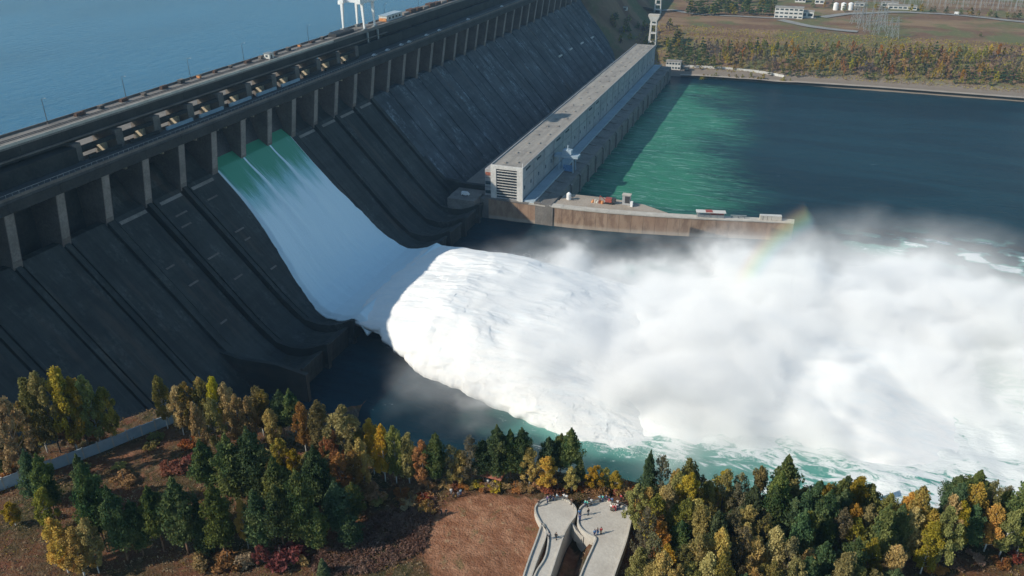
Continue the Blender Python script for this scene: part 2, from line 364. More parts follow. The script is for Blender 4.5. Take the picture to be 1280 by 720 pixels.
for n in range(-8, 36):     # pier + its rib down the face
    y = n*P; spill = 0 <= n <= 10
    pr_ = [(0, 86.2), (-3.4, 64.5), (-14, 62), (-24, 62), (-24, 97.85), (-11, 97.85), (-11, 86.2)] if spill else [(0, 86.2), (-3.4, 64.5), (-19, 62), (-19, 86.2)]
    if n < 35:
        MB().extr_y(pr_, y-2, y+2).build('pier', 'concrete_pier', dam)
        MB().poly([(.05, y-1.7, 86.1), (.05, y+1.7, 86.1), (-3.3, y+1.7, 65.2), (-3.3, y-1.7, 65.2)], [(0, 1, 2, 3)]).poly([(-.4, y-1.7, 86.1), (-.4, y+1.7, 86.1), (-3.8, y+1.7, 65.2), (-3.8, y-1.7, 65.2)], [(3, 2, 1, 0)]).poly(
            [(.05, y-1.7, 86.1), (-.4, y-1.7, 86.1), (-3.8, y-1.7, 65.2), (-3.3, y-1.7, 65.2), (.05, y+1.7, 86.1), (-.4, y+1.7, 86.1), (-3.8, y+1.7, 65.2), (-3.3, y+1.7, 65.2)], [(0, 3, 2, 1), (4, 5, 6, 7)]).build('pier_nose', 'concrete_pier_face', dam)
    if n in (3, 4, 5, 6): MB().extr_y([(-9, 66)]+[(SX(z)-.3, z) for z in (66, 40, 18)]+[(SX(8)+1, 8), (60, 4.2), (71, 6.2), (76.5, 9.7), (76, -5), (SX(-3)-3, -5), (-12, 60)], y-2.88, y+2.88).build('chute_joint', 'concrete_spillway', dam)
    elif 0 <= n <= 10: MB().extr_y(BUCKET, y-(1.1 if 0 < n < 10 else 1.7), y+(1.1 if 0 < n < 10 else 1.7)).build('dividing_rib', 'concrete_spillway', dam)
    elif n < 0: MB().extr_y([(-9, 66), (SX(66)+.1, 66), (SX(20)+.1, 20), (SX(-4)+.1, -4), (SX(-4)-4, -4)], y-1.2, y+1.2).build('dividing_rib', 'concrete_spillway', dam)
    else: MB().extr_y([(-9, 66), (SX(66)-.5, 66), (SX(-4)-.5, -4), (SX(-4)-4, -4)], y-2, y+2).build('joint_strip', 'concrete_station', dam)
for n in range(0, 10):     # pale sill at the foot of each bay
    if n in (3, 4, 5): continue
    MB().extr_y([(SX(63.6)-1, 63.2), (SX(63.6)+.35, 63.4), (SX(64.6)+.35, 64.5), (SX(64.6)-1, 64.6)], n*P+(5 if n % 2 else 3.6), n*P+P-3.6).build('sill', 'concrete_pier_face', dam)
rr = random.Random(3)
for k, (n, z) in enumerate([(1, 54), (2, 44), (2, 40), (1, 41), (0, 45), (0, 37), (1, 31), (2, 27), (1, 58), (2, 58), (0, 22)]):
    y = n*P+rr.uniform(4, 8); MB().extr_y([(SX(z)-.4, z-.1), (SX(z)+.3, z), (SX(z+.5)+.3, z+.5), (SX(z+.5)-.4, z+.5)], y, y+rr.uniform(4, 8)).build('ledge', 'concrete_pier', dam)
for px_, py_ in [(700, 70), (713, 61.5), (727, 54), (740, 47)]:
    # short pale outlet hoods on the station face
    r = CF+CR*(px_-640)/1000+CU*(360-py_)/1000; t = ((65.5*.93-3.5)-CAM[0]-.93*CAM[2])/(r[0]+.93*r[2]); q = CAM+r*t
    MB().box(q[0]-.6, q[0]+1.0, q[1]-5, q[1]+5, q[2]-.5, q[2]+.7).build('outlet_hood', 'plaster_white', dam)
# back walls behind pillars, outside of the overflow bays
for n in list(range(-9, 0))+list(range(10, 35)):
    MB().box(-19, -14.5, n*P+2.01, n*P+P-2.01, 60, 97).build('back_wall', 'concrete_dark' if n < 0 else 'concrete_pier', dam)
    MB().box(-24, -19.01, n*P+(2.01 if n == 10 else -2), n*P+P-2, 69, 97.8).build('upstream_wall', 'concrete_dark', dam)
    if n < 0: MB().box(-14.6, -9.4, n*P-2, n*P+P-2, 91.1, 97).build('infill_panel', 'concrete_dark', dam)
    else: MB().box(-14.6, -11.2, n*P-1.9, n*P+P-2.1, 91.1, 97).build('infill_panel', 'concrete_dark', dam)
for n in range(0, 10):      # radial gates with their arms
    if n in (3, 4, 5):
        MB().extr_y([(-16.5, 88), (-12.0, 79), (-8.6, 69.9), (-7.8, 69.9), (-11.1, 79.2), (-15.5, 88)], n*P+2.02, n*P+P-2.02).build('gate', 'dark_steel', dam)
    else:
        MB().extr_y([(-17.2+1.2*math.sin(a*math.pi), 77.6+10.2*a) for a in [i/6 for i in range(7)]]+[(-18.8, 87.8), (-18.8, 77.6)], n*P+2.02, n*P+P-2.02).build('gate', 'dark_steel', dam)
    MB().box(-44, -24.1, n*P-2, n*P+P-2.1, 84, 87.4).build('added_backing_slab', 'concrete_deck', dam)  # added slab, hides the reservoir behind the openings and catches sun
    MB().box(-21.4, -16.6, n*P+P-3.3, n*P+P-2.02, 88.2, 92.4).build('sun_patch_box', 'cream_steel', dam)  # added cream box, its colour brightens the sun patch on the pier side
    MB().box(-12.4, -8.6, n*P+P-2.9, n*P+P-2.02, 81.6, 84.4).build('lower_sun_patch_box', 'cream_steel', dam)  # added cream box for the sun patch below the bridge
    g1 = MB()
    for yy in (n*P+5, n*P+P-5):
        g1.bar((-17, yy, 87), (-8.5, yy, 85), .4).bar((-12 if n in (3, 4, 5) else -17, yy, 81), (-8.5, yy, 85), .4)
    g1.build('gate_arm', 'cream_steel', dam)
    MB().box(-12.6, -11.1, n*P+2.02, n*P+P-2.02, 94.6, 96).build('hoist_beam', 'concrete_dark', dam)
    MB().box(-23.8, -22.2, n*P+2.02, n*P+P-2.02, 89.6, 91.8).build('sun_cut_beam', 'concrete_dark', dam)  # added beam, breaks the incoming sun band into small patches
    MB().box(-23.8, -22.4, n*P+2.02, n*P+P-2.02, 95, 97.8).build('sun_cut_beam', 'concrete_dark', dam)  # second added beam, trims the sun band at the top
    MB().box(-23.9, -22.0, n*P+2.02, n*P+9.5, 86, 97.7).build('sun_cut_wall', 'concrete_dark', dam)  # added wall, narrows the sun opening along the bay
    MB().box(-9.2, -8.2, n*P+2.5, n*P+P-2.5, 90.8, 92.4).build('pipe_duct', 'blue_deck' if 2 <= n <= 6 else 'concrete_dark', dam)
# crest road deck and lower bridge, one span per bay
for n in range(-9, 35):
    y = n*P
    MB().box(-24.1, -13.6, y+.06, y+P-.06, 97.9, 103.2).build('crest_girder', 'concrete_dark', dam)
    MB().box(-29.8 if n in (10, 11) else -26.5, -13.2, y+.04, y+P-.04, 103.2, 103.9).build('crest_deck', 'concrete_deck', dam)
    MB().box(-9.4 if 0 <= n < 10 else -14.3, .6, y+.06, y+P-.06, 89.9, 91).build('bridge_deck', 'asphalt', dam)
    MB().box(-.9, .9, y+.05, y+P-.05, 86.3, 89.9).build('bridge_beam', 'concrete_dark', dam)
    MB().box(-9.4, -8, y+.05, y+P-.05, 86.3, 89.9).build('bridge_beam', 'concrete_dark', dam)
    MB().box(.25, .75, y+.05, y+P-.05, 91, 92).build('kerb', 'concrete_pier', dam)
    MB().box(-13.6, -13.25, y+.05, y+P-.05, 103.9, 105.0).build('parapet', 'concrete_pale' if n < 9 else 'concrete_deck', dam)
    MB().box(*((-29.8, -29.5) if n in (10, 11) else (-26.5, -26.2)), y+.05, y+P-.05, 103.9, 104.8).build('parapet', 'concrete_pier', dam)
    if n < 12: MB().box(-13.2, -12.2, y+.05, y+P-.05, 99.2, 99.7).build('cable_ledge', 'concrete_pier', dam)
for x in (-21.2, -19.6):
    MB().box(x, x+.16, Y0, 765, 103.92, 104.1).build('rail', 'dark_steel', dam)
for n in range(-9, 34):
    b = MB()
    for k_ in range(8): b.box(.42, .55, n*P+.4+2.7*k_, n*P+.5+2.7*k_, 92, 93)
    b.box(.44, .53, n*P+.1, n*P+P-.1, 93, 93.12); o = b.build('railing', 'grey_steel', dam)
# end walls of bucket
MB().extr_y([(40, 16), (52, 14), (70, 15), (84, 13), (84, -5), (40, -5)], -3.6, -1.72).build('bucket_wall', 'concrete_spillway', dam)
MB().extr_y([(30, 30), (44, 17), (60, 15.5), (84, 15.5), (84, -5), (30, -5)], 10*P+1.72, 10*P+5).build('bucket_wall', 'concrete_spillway', dam)

# ---------------------------------------------------------------- things on the crest
def lamp_post():
    t = thing('lamp_post', 'x', 'lamp post', (0, 0, 0)); MB().bar((0, 0, 0), (0, 0, 10), .16, .09, 6).build('pole', 'dark_steel', t, True)
    MB().bar((0, 0, 9.9), (1.8, 0, 10.3), .07, .06, 5).build('arm', 'dark_steel', t, True); MB().box(1.5, 2.3, -.15, .15, 10.2, 10.4).build('lamp_head', 'grey_steel', t, True)
    MB().box(-.3, .3, -.3, .3, 0, .5).build('base', 'concrete_pier', t, True)
    return t
lp = None; names = ['first', 'second', 'third', 'fourth', 'fifth', 'sixth', 'seventh', 'eighth', 'ninth', 'tenth', 'eleventh', 'twelfth', 'thirteenth', 'fourteenth', 'fifteenth', 'sixteenth', 'seventeenth', 'eighteenth', 'nineteenth', 'twentieth']
for i in range(9):
    y = [2, 44, 86, 128, 190, 286, 340, 396, 452][i]; loc = (-25.4, y, 103.9)
    if lp is None: lp = lamp_post(); o = lp; o.location = loc
    else: o = copy_tree(lp, loc)
    tag(o, f'dark slender lamp post on the reservoir side of the crest, {names[i]} from left', 'lamp post', 'lamp posts along the dam crest')
# cluttered things stored along the upstream edge
rr = random.Random(11); cl_i = 0
kinds = [('timber_stack', 'rust_dark', 'low stack of rusty stoplogs'), ('concrete_block', 'concrete_pier', 'grey concrete block'), ('equipment_crate', 'dark_steel', 'dark equipment crate'), ('parked_trolley', 'orange_paint', 'small orange trolley')]
for y in np.arange(14, 236, 12.5):
    nm, m_, lb = kinds[[0, 2, 0, 1, 0, 2, 3][cl_i % 7]]; x = -23.6+rr.uniform(-.6, .6); h = rr.uniform(.9, 1.7); l = rr.uniform(2, 5)
    t = thing(nm, f'{lb} on the upstream crest edge, {names[cl_i]} item from the left', 'equipment', (x, y, 103.9))
    if m_ == 'rust_dark':
        for k in range(3): MB().box(x-.9+.62*k, x-.4+.62*k, y, y+l, 103.95, 103.95+h*.55).build('beam', m_, t)
        MB().box(x-.6, x+.6, y+.3, y+l-.3, 103.96+h*.55, 103.95+h).build('top_beam', m_, t)
    else:
        MB().box(x-.9, x+.9, y, y+l*.6, 104.15, 103.95+h).build('body', m_, t); MB().box(x-1, x+1, y-.1, y+l*.6+.1, 103.95+h, 104.1+h).build('lid', 'concrete_pier', t)
        MB().box(x-.7, x+.7, y+.2, y+.5, 103.95, 104.15).build('skid', 'dark_steel', t); MB().box(x-.7, x+.7, y+l*.6-.5, y+l*.6-.2, 103.95, 104.15).build('skid', 'dark_steel', t)
    cl_i += 1
# white kiosk
k = thing('kiosk', 'small white kiosk on the crest above the water chute', 'kiosk', (-20, 143, 103.9))
MB().box(-22, -18.6, 141, 145, 103.92, 106.6).build('wall', 'plaster_white', k); MB().box(-22.3, -18.3, 140.7, 145.3, 106.6, 106.9).build('roof', 'grey_steel', k)
MB().box(-18.6, -18.5, 142.2, 143.4, 104, 106).build('door', 'dark_steel', k); MB().box(-21, -19.8, 140.9, 140.98, 104.9, 105.9).build('window', 'window_glass', k)
# gantry crane on four white legs
g = thing('gantry_crane', 'tall white gantry crane straddling the dam crest, its top cut by the frame', 'crane', (-16, 250, 91))
for (xa, ya, za) in ((-28.2, 235, 104.05), (-28.2, 253, 104.05), (-14.6, 238, 104.05), (-14.6, 251.5, 104.05)):
    b = MB(); top = 120.8; b.bar((xa, ya, za+1.5), (xa+.5*(1 if xa < -16 else -1), ya, top), .65, 1.2, 4); b.build('leg', 'white_paint', g)
    MB().box(xa-.9, xa+.9, ya-2.2, ya+2.2, za, za+1.5).build('bogie', 'grey_steel', g)
MB().box(-29, -26.2, 234, 259, 120.8, 123.6).build('side_girder', 'white_paint', g); MB().box(-16.2, -13.4, 233, 257, 120.8, 123.6).build('side_girder', 'white_paint', g)
for (ya, yb) in ((238, 239), (251, 251)):
    MB().extr_z([(-28, ya-1.2), (-28, ya+1.2), (-15, yb+1.2), (-15, yb-1.2)], 121, 124).build('bridge_girder', 'white_paint', g)
MB().box(-25, -17, 240, 251, 124, 130).build('machine_house', 'white_paint', g); MB().box(-31.2, -29, 236, 240, 119.6, 122).build('cabin', 'white_paint', g)
MB().bar((-30, 238, 119.6), (-30, 238, 118.4), .25).build('hook_block', 'white_paint', g)
for yy in (238, 251.5): MB().box(-13.15, -12.3, yy-.8, yy+.8, 91.2, 103.1).build('crane_support', 'grey_steel', dam)
# low white container building on the crest
k = thing('site_cabin', 'white site cabin with an orange end wall on the crest right of the gantry crane', 'cabin', (-22, 290, 103.9))
MB().box(-25, -19, 277, 300, 103.92, 107.4).build('wall', 'plaster_white', k); MB().box(-25.3, -18.7, 276.7, 300.3, 107.4, 107.8).build('roof', 'blue_deck', k)
MB().box(-24.8, -19.2, 276.4, 276.7, 104, 106).build('end_wall', 'orange_paint', k)
for i in range(4): MB().box(-19, -18.92, 280+5*i, 282.5+5*i, 105, 106.5).build('window', 'window_glass', k)
k2 = thing('dark_stack', 'dark stack of steel beams beside the gantry crane leg', 'steel stack', (-23, 225, 103.9))
for i in range(5): MB().box(-25.6+1.15*i, -24.6+1.15*i, 212, 234, 103.95, 105.6+.25*(i % 2)).build('beam', 'dark_steel', k2)
k3 = thing('rust_pile', 'long rust-brown pile of materials on the crest beyond the white cabin', 'materials', (-22, 340, 103.9))
for i in range(14): MB().box(-25+.2*(i % 3), -20.5, 306+11*i, 315+11*i, 103.95, 105.4+.5*((i*5) % 3)).build('bundle', 'rust_dark' if i % 3 else 'concrete_pier_face', k3)
k4 = thing('valve_house', 'small pale valve house at the left edge on the reservoir side of the crest', 'hut', (-26, -12, 103.9))
q = at(6, 188, 104); MB().box(q[0]-12, q[0]-8.5, q[1]-3.5, q[1]+.3, 103.92, 107).build('wall', 'plaster_white', k4); MB().box(q[0]-12.3, q[0]-8.2, q[1]-3.8, q[1]+.6, 107, 107.3).build('roof', 'concrete_pale', k4)
for i in range(3): MB().bar((q[0]-7.5, q[1]+1+1.2*i, 103.9), (q[0]-7.5, q[1]+1+1.2*i, 105.6), .1).build('fence_post', 'white_paint', k4)
# cars on the lower bridge
def make_car():
    t = thing('parked_car', 'x', 'car')
    b = MB(); prof = [(-2.1, .35), (-2.15, .75), (-1.7, .95), (-1.15, 1.0), (-.6, 1.42), (.75, 1.42), (1.35, 1.0), (2.0, .9), (2.15, .6), (2.1, .35)]
    b.poly([(x_, y_, z_) for y_ in (-.85, .85) for x_, z_ in prof], [tuple(range(10)), tuple(range(19, 9, -1))]+[(i, i+10, (i+1) % 10+10, (i+1) % 10) for i in range(10)])
    b.build('body', 'car_paint', t, True)
    MB().poly([(-1.05, -.87, 1.0), (-.58, -.87, 1.36), (.7, -.87, 1.36), (1.2, -.87, 1.0), (-1.05, .87, 1.0), (-.58, .87, 1.36), (.7, .87, 1.36), (1.2, .87, 1.0)], [(0, 1, 2, 3), (7, 6, 5, 4), (0, 3, 7, 4), (0, 4, 5, 1), (3, 2, 6, 7), (1, 5, 6, 2)]).build('glasshouse', 'window_glass', t, True)
    for x_ in (-1.35, 1.35):
        for y_ in (-.8, .8): MB().bar((x_, y_-.12, .33), (x_, y_+.12, .33), .33, None, 10).build('wheel', 'rubber', t, True)
    return t
def carp(g):
    oi = g.node('ShaderNodeObjectInfo').outputs['Random']
    return g.mix(g.ss(oi, .45, .55), (.45, .47, .5), (.12, .13, .15))
mat('car_paint', lambda g: (.62, .64, .66), .3); car = None
for i, (px_, py_) in enumerate([(471, 69.5), (485, 63), (504, 56.5), (518, 53), (537, 44.5), (554, 38.5), (595, 25), (640, 9)]):
    q = at(px_, py_, 91.5); loc = (-2.6, q[1], 91.02)
    if car is None: car = make_car(); o = car; o.location = loc; o.rotation_euler.z = math.pi/2
    else: o = copy_tree(car, loc, math.pi/2*(1 if i % 2 else -1))
    tag(o, f'small pale car on the lower road of the dam, {names[i]} from the left', 'car', 'cars on the lower dam road')

# ================================================================ POWERHOUSE
PX0, PX1, PY0, PY1, PB, PT = 82, 102.5, 209.5, 642, 14, 34.6
ph = thing('powerhouse', 'very long flat-roofed grey powerhouse at the foot of the dam', 'powerhouse', (92, 420, 10))
MB().box(PX0-1, 121, PY0, PY1, -5, 13).build('foundation', 'concrete_deck', ph)
nb = 20; bl = (PY1-PY0)/nb
for i in range(nb):
    y = PY0+i*bl
    MB().box(PX0+.3, PX1-.3, y+(.3 if i == 0 else 0), y+bl-.08, 13, PT-1).build('bay_block', 'plaster', ph)
    MB().box(PX1-.3, PX1+.05, y+.25, y+bl-.25, 14.2, 26.2).build('wall_panel', 'plaster', ph)
    MB().box(PX1-.3, PX1+.05, y+.25, y+bl-.25, 26.6, PT-1.2).build('wall_panel', 'plaster', ph)
    MB().box(PX1-.3, PX1+.35, y-.25, y+.25, 13.8, PT-1.1).build('pilaster', 'plaster', ph)
    MB().box(PX0, PX1+.45, y+.04, y+bl-.04, PT-1, PT-.35).build('roof_slab', 'roof_felt', ph)
    for k_ in range(3):
        MB().box(PX1+.05, PX1+.14, y+3.0+6.2*k_, y+4.6+6.2*k_, 20.0, 22.2).build('window', 'window_glass', ph) if (i+k_) % 2 == 0 else None
    if i in (0, 1, 3, 4, 7, 8): MB().box(PX1+.05, PX1+.16, y+6, y+15, PT-3.6, PT-2.3).build('window_band', 'window_glass', ph)
    for k_ in range(2): MB().box(88+7*k_, 89.6+7*k_, y+6+3*k_, y+8+3*k_, PT-.34, PT+.35).build('roof_vent', 'roof_felt', ph)
    MB().box(PX1+.5, 110.5, y+.05, y+bl-.05, 13, 14.1).build('deck_panel', 'blue_deck', ph)
    MB().extr_y([(110.5, 13.6), (120.5, 11.8), (121.5, 11.2), (121.5, -5), (110.5, -5)], y+1.3, y+bl-1.3).build('draft_tube_bay', 'concrete_deck', ph)
    MB().extr_y([(110.4, 14.3), (120.8, 12.8), (122.6, 11.8), (122.6, -5), (110.4, -5)], y-1.3, y+1.3).build('draft_tube_pier', 'concrete_deck', ph)
MB().box(PX1+.02, PX1+.5, PY0+.2, PY1, PT-.35, PT+.35).build('parapet', 'plaster', ph); MB().box(PX0-.3, PX0+.3, PY0+.2, PY1, PT-.35, PT+.3).build('parapet', 'plaster', ph)
MB().box(110.6, 110.9, PY0, PY1, 14.3, 15.3).build('railing', 'blue_deck', ph)
# glazed end wall
MB().box(PX0, PX0+3.6, PY0-.9, PY0+.3, 12.6, PT+.2).build('end_pier', 'plaster_white', ph); MB().box(PX1-3.4, PX1+.4, PY0-.9, PY0+.3, 12.6, PT+.2).build('end_pier', 'plaster_white', ph)
MB().box(PX0+3.6, PX1-3.4, PY0-.9, PY0+.3, PT-2, PT+.2).build('lintel', 'plaster_white', ph); MB().box(PX0+3.6, PX1-3.4, PY0-.3, PY0+.25, 12.6, 14.2).build('plinth', 'plaster', ph)
wf = MB().box(PX0+3.6, PX1-3.4, PY0+.1, PY0+.28, 14.2, PT-2).build('glazing', 'window_glass', ph)
cw = (PX1-3.4-PX0-3.6)/7
for i in range(1, 7): MB().box(PX0+3.6+cw*i-.14, PX0+3.6+cw*i+.14, PY0-.35, PY0+.1, 14.2, PT-2).build('mullion', 'dark_steel', ph)
for j in range(10): MB().box(PX0+3.6, PX1-3.4, PY0-.55, PY0-.2, 15.4+1.75*j, 15.85+1.75*j).build('transom', 'plaster_white', ph)
for i in range(3): MB().box(PX0-4.6, PX0-.1, PY0+1+.2*i, PY0+10, 14+5.8*i, 19.4+5.8*i).build('annex_floor', 'plaster', ph); MB().box(PX0-4.2, PX0-.6, PY0+.7+.2*i, PY0+1+.2*i, 15.5+5.8*i, 17.5+5.8*i).build('annex_window', 'rust_red' if i == 2 else 'window_glass', ph)
MB().bar((PX1+.1, PY0-.6, PT+.2), (PX1+.1, PY0-.6, PT+3), .22).build('mast', 'white_paint', ph)
MB().box(55, PX0-1.2, PY0-2, PY1, -5, 12.5).build('transformer_yard', 'concrete_deck', ph)
# deck crane
dc = thing('portal_crane', 'pale blue portal crane standing on the powerhouse deck near its end', 'crane', (112, 263, 13.6))
yc_ = at(714, 214, 13)[1]
for xx in (107, 117):
    for yy in (yc_-3.2, yc_+3.2): MB().bar((xx, yy, 12.6), (xx+.3*(112-xx)/5, yy, 23), .5, .5).build('leg', 'blue_deck', dc)
MB().box(103.5, 120, yc_-3.6, yc_+3.6, 23, 24.6).build('bridge', 'blue_deck', dc); MB().box(109, 115, yc_-2.4, yc_+2.4, 24.6, 28).build('machine_house', 'blue_deck', dc); MB().bar((112, yc_, 28), (112, yc_, 31), .4).build('mast', 'blue_deck', dc)
MB().box(110, 117, yc_-3, yc_-2.4, 13.7, 18).build('gate_leaf', 'blue_paint', dc)

# ================================================================ DIVIDING WALL
dw = thing('dividing_wall', 'long reddish-stained concrete training wall running out between spillway and tailrace', 'wall', (160, 220, 0))
line = [(79, 207.5), (104, 207.8), (131, 209.3), (155, 211.5), (180, 215.5), (208, 221.5), (235, 228.2), (262, 234.5)]
def Lw(x): return float(np.interp(x, [p[0] for p in line], [p[1] for p in line]))
tops = lambda x: float(np.interp(x, [79, 130, 262], [13.6, 12.6, 11.6]))
X = 79.0; i = 0
while X < 262:
    X2 = min(262, X+7.0); a, b = (X, Lw(X)), (X2-.12, Lw(X2-.12)); zt = tops(X)
    MB().extr_z([a, b, (b[0], b[1]+5), (a[0], a[1]+5)], -5, zt-.7).build('wall_block', 'wall_concrete', dw)
    MB().extr_z([(a[0], a[1]-.35), (b[0]+.12, b[1]-.35), (b[0]+.12, b[1]+5.2), (a[0], a[1]+5.2)], zt-.7, zt).build('coping', 'concrete_pale' if X > 100 else 'concrete_deck', dw)
    X = X2; i += 1
MB().extr_z([(103.5, 213.1), (118, 213.6), (131, 214.8), (155, 216.9), (180, 221), (190, 223.2), (172, 233), (150, 236), (128, 235), (122.7, 232), (122.7, 222)], -5, 12.2).build('apron', 'earth_road', dw)
# things on the wall
t = thing('storage_tank', 'small white domed storage tank on the wall beside the powerhouse deck', 'tank', (0, 0, 0)); q = at(711, 249, 12.4); t.location = q
MB().bar((q[0], q[1], 12.3), (q[0], q[1], 16), 1.5, 1.5, 12).bar((q[0], q[1], 16), (q[0], q[1], 17), 1.5, .4, 12).build('shell', 'white_paint', t); MB().bar((q[0]+2.8, q[1]-1, 12.3), (q[0]+2.8, q[1]-1, 15), .2).bar((q[0]+2.8, q[1]-1, 15), (q[0], q[1], 15), .2).build('pipe', 'dark_steel', t)
t = thing('tarpaulin_pile', 'cream and orange pile of bagged material left of the red machine', 'pile'); q = at(747, 253, 12.3); t.location = q
for k_ in range(5): MB().bar((q[0]-3+1.5*k_, q[1]-1+.4*(k_ % 2), 12.3), (q[0]-2.6+1.5*k_, q[1]-1, 14.1+.5*(k_ % 2)), 1.0, .6, 7).build('bag', 'concrete_pale' if k_ in (1, 2) else 'orange_paint', t)
t = thing('crawler_drill', 'red machine with a dark cab and boom on the wide part of the wall', 'machine'); q = at(762, 254, 12.3); t.location = q
for s in (-1.6, 1.6): MB().box(q[0]-2.6, q[0]+2.6, q[1]+s-.5, q[1]+s+.5, 12.3, 13.3).build('track', 'rubber', t)
MB().box(q[0]-2.5, q[0]+1.4, q[1]-1.6, q[1]+1.6, 13.3, 15.6).build('body', 'red_paint', t); MB().box(q[0]+1.5, q[0]+3.8, q[1]-1.3, q[1]+1.1, 13.3, 16).build('cab', 'dark_steel', t); MB().bar((q[0]-2, q[1]-1, 14), (q[0]-5.5, q[1]-2.5, 17.4), .35, .25).bar((q[0]-5.5, q[1]-2.5, 17.4), (q[0]-6, q[1]-3, 12.6), .25, .2).build('boom', 'red_paint', t)
t = thing('control_tower', 'small grey two-storey tower with dark openings at the water side of the wall', 'tower'); q = at(782, 257, 12.3); t.location = q
MB().box(q[0]-2.4, q[0]+2.4, q[1]+.5, q[1]+3.5, 12.3, 18.6).build('wall', 'plaster', t); MB().box(q[0]-2.7, q[0]+2.7, q[1]+.2, q[1]+3.8, 18.6, 19.1).build('roof', 'concrete_pale', t)
MB().box(q[0]-.8, q[0]+2.2, q[1]+.38, q[1]+.5, 13.8, 18.1).build('opening', 'dark_steel', t); MB().box(q[0]+2.9, q[0]+4.4, q[1]-1, q[1]+1, 12.3, 15.4).build('outer_tank', 'white_paint', t)
def on_wall(px_, off=2.6):
    for xx in np.arange(80, 262, .5):
        if pix((xx, Lw(xx)+off, tops(xx)))[0] >= px_: return float(xx), Lw(xx)+off, tops(xx)
t = thing('roofed_shelter', 'long shelter with a pale roof and a red stripe on the wall', 'shelter'); x0_, y0_, z0_ = on_wall(870); x1_, y1_, _ = on_wall(904); t.location = (x0_, y0_, z0_)
for k_ in range(5):
    xx = x0_+(x1_-x0_)*k_/4; yy = y0_+(y1_-y0_)*k_/4; MB().bar((xx, yy-1.6, z0_-.05), (xx, yy-1.6, z0_+3), .12).bar((xx, yy+1.6, z0_-.05), (xx, yy+1.6, z0_+3.4), .12).build('post', 'grey_steel', t)
d_ = np.array([x1_-x0_, y1_-y0_]); d_ = d_/np.linalg.norm(d_); nrm_ = np.array([-d_[1], d_[0]])
def quadz(a, b, hw, z0, z1): return MB().extr_z([tuple(a-nrm_*hw), tuple(b-nrm_*hw), tuple(b+nrm_*hw), tuple(a+nrm_*hw)], z0, z1)
A_ = np.array([x0_-.6, y0_]); B_ = np.array([x1_+.6, y1_])
quadz(A_, B_, 2.1, z0_+3.2, z0_+3.6).build('roof', 'plaster_white', t); quadz(A_+d_*5.5, A_+d_*9.5, 2.16, z0_+3.1, z0_+3.72).build('roof_mark', 'red_paint', t); quadz(A_+d_*8, B_-d_*1, .2, z0_+.5, z0_+2.6).build('stored_boat', 'red_paint', t)
quadz(A_+d_*1, B_-d_*1, 1.3, z0_, z0_+1.6).build('counter', 'grey_steel', t)
t = thing('trestle', 'low dark trestle stand between the shelter and the pale container', 'trestle'); x0_, y0_, z0_ = on_wall(912); x1_, y1_, _ = on_wall(932); t.location = (x0_, y0_, z0_)
MB().extr_z([(x0_, y0_-.4), (x1_, y1_-.4), (x1_, y1_+.4), (x0_, y0_+.4)], z0_+1.5, z0_+1.9).build('beam', 'grey_steel', t)
for k_ in (.1, .5, .9): MB().bar((x0_+(x1_-x0_)*k_, y0_+(y1_-y0_)*k_, z0_), (x0_+(x1_-x0_)*k_, y0_+(y1_-y0_)*k_, z0_+1.5), .2).build('post', 'dark_steel', t)
t = thing('shipping_container', 'long pale container near the outer end of the wall', 'container'); x0_, y0_, z0_ = on_wall(949); x1_, y1_, _ = on_wall(976); t.location = (x0_, y0_, z0_); A_ = np.array([x0_, y0_]); B_ = np.array([x1_, y1_])
quadz(A_, B_, 1.3, z0_+.1, z0_+2.7).build('shell', 'concrete_pale', t); quadz(A_-.0*d_, B_, 1.36, z0_+2.7, z0_+2.85).build('roof', 'plaster_white', t)
for k_ in range(4): quadz(A_+d_*(1.5+2.5*k_), A_+d_*(1.75+2.5*k_), 1.38, z0_+.1, z0_+2.7).build('rib', 'concrete_pier', t)
t = thing('parked_van', 'tiny white van parked at the dam foot left of the powerhouse', 'van'); q = at(577, 237, 14); t.location = q
MB().box(57, 75, 198, 213, 2, 13.9).build('loading_slab', 'concrete_deck', dw)
q = np.array([66, 206, 13.9]); t.location = q
MB().extr_y([(q[0]-2.5, 14.3), (q[0]-2.5, 16.2), (q[0]+1.3, 16.2), (q[0]+2.1, 15.3), (q[0]+2.5, 15.1), (q[0]+2.5, 14.3)], q[1]-1, q[1]+1).build('body', 'white_paint', t)
for xx in (-1.5, 1.5): MB().bar((q[0]+xx, q[1]-1.05, 14.3), (q[0]+xx, q[1]+1.05, 14.3), .38, .38, 10).build('wheel', 'rubber', t)

# ================================================================ FALLING WATER
def chute_water(g):
    p = g.pos(); x, y, z = g.xyz(p); fo = g.node('ShaderNodeAttribute', attribute_name='foam').outputs['Fac']
    st = g.noise(g.vec(g.mul(x, .025), g.mul(y, .38), g.mul(z, .025)), 1.0, 7, .62, .7); fine = g.noise(g.vec(g.mul(x, .2), g.mul(y, 1.3), g.mul(z, .2)), 1.0, 5, .7)
    k = g.add(fo, g.add(g.mul(g.sub(st, .5), .75), g.mul(g.sub(fine, .5), .4)))
    c = g.mix(g.ss(k, .05, .5), (.07, .33, .20), (.34, .62, .64)); c = g.mix(g.ss(k, .4, .95), c, (.78, .92, .98))
    return {'Base Color': c, 'Roughness': g.m('MULTIPLY_ADD', g.ss(k, .2, .7), .45, .15), 'Bump': (g.add(st, fine), .45, .5)}
mat('chute_water', chute_water)
NU, NV = 260, 200
u = np.linspace(0, 1, NU)[:, None]; v = np.linspace(0, 1, NV)[None, :]
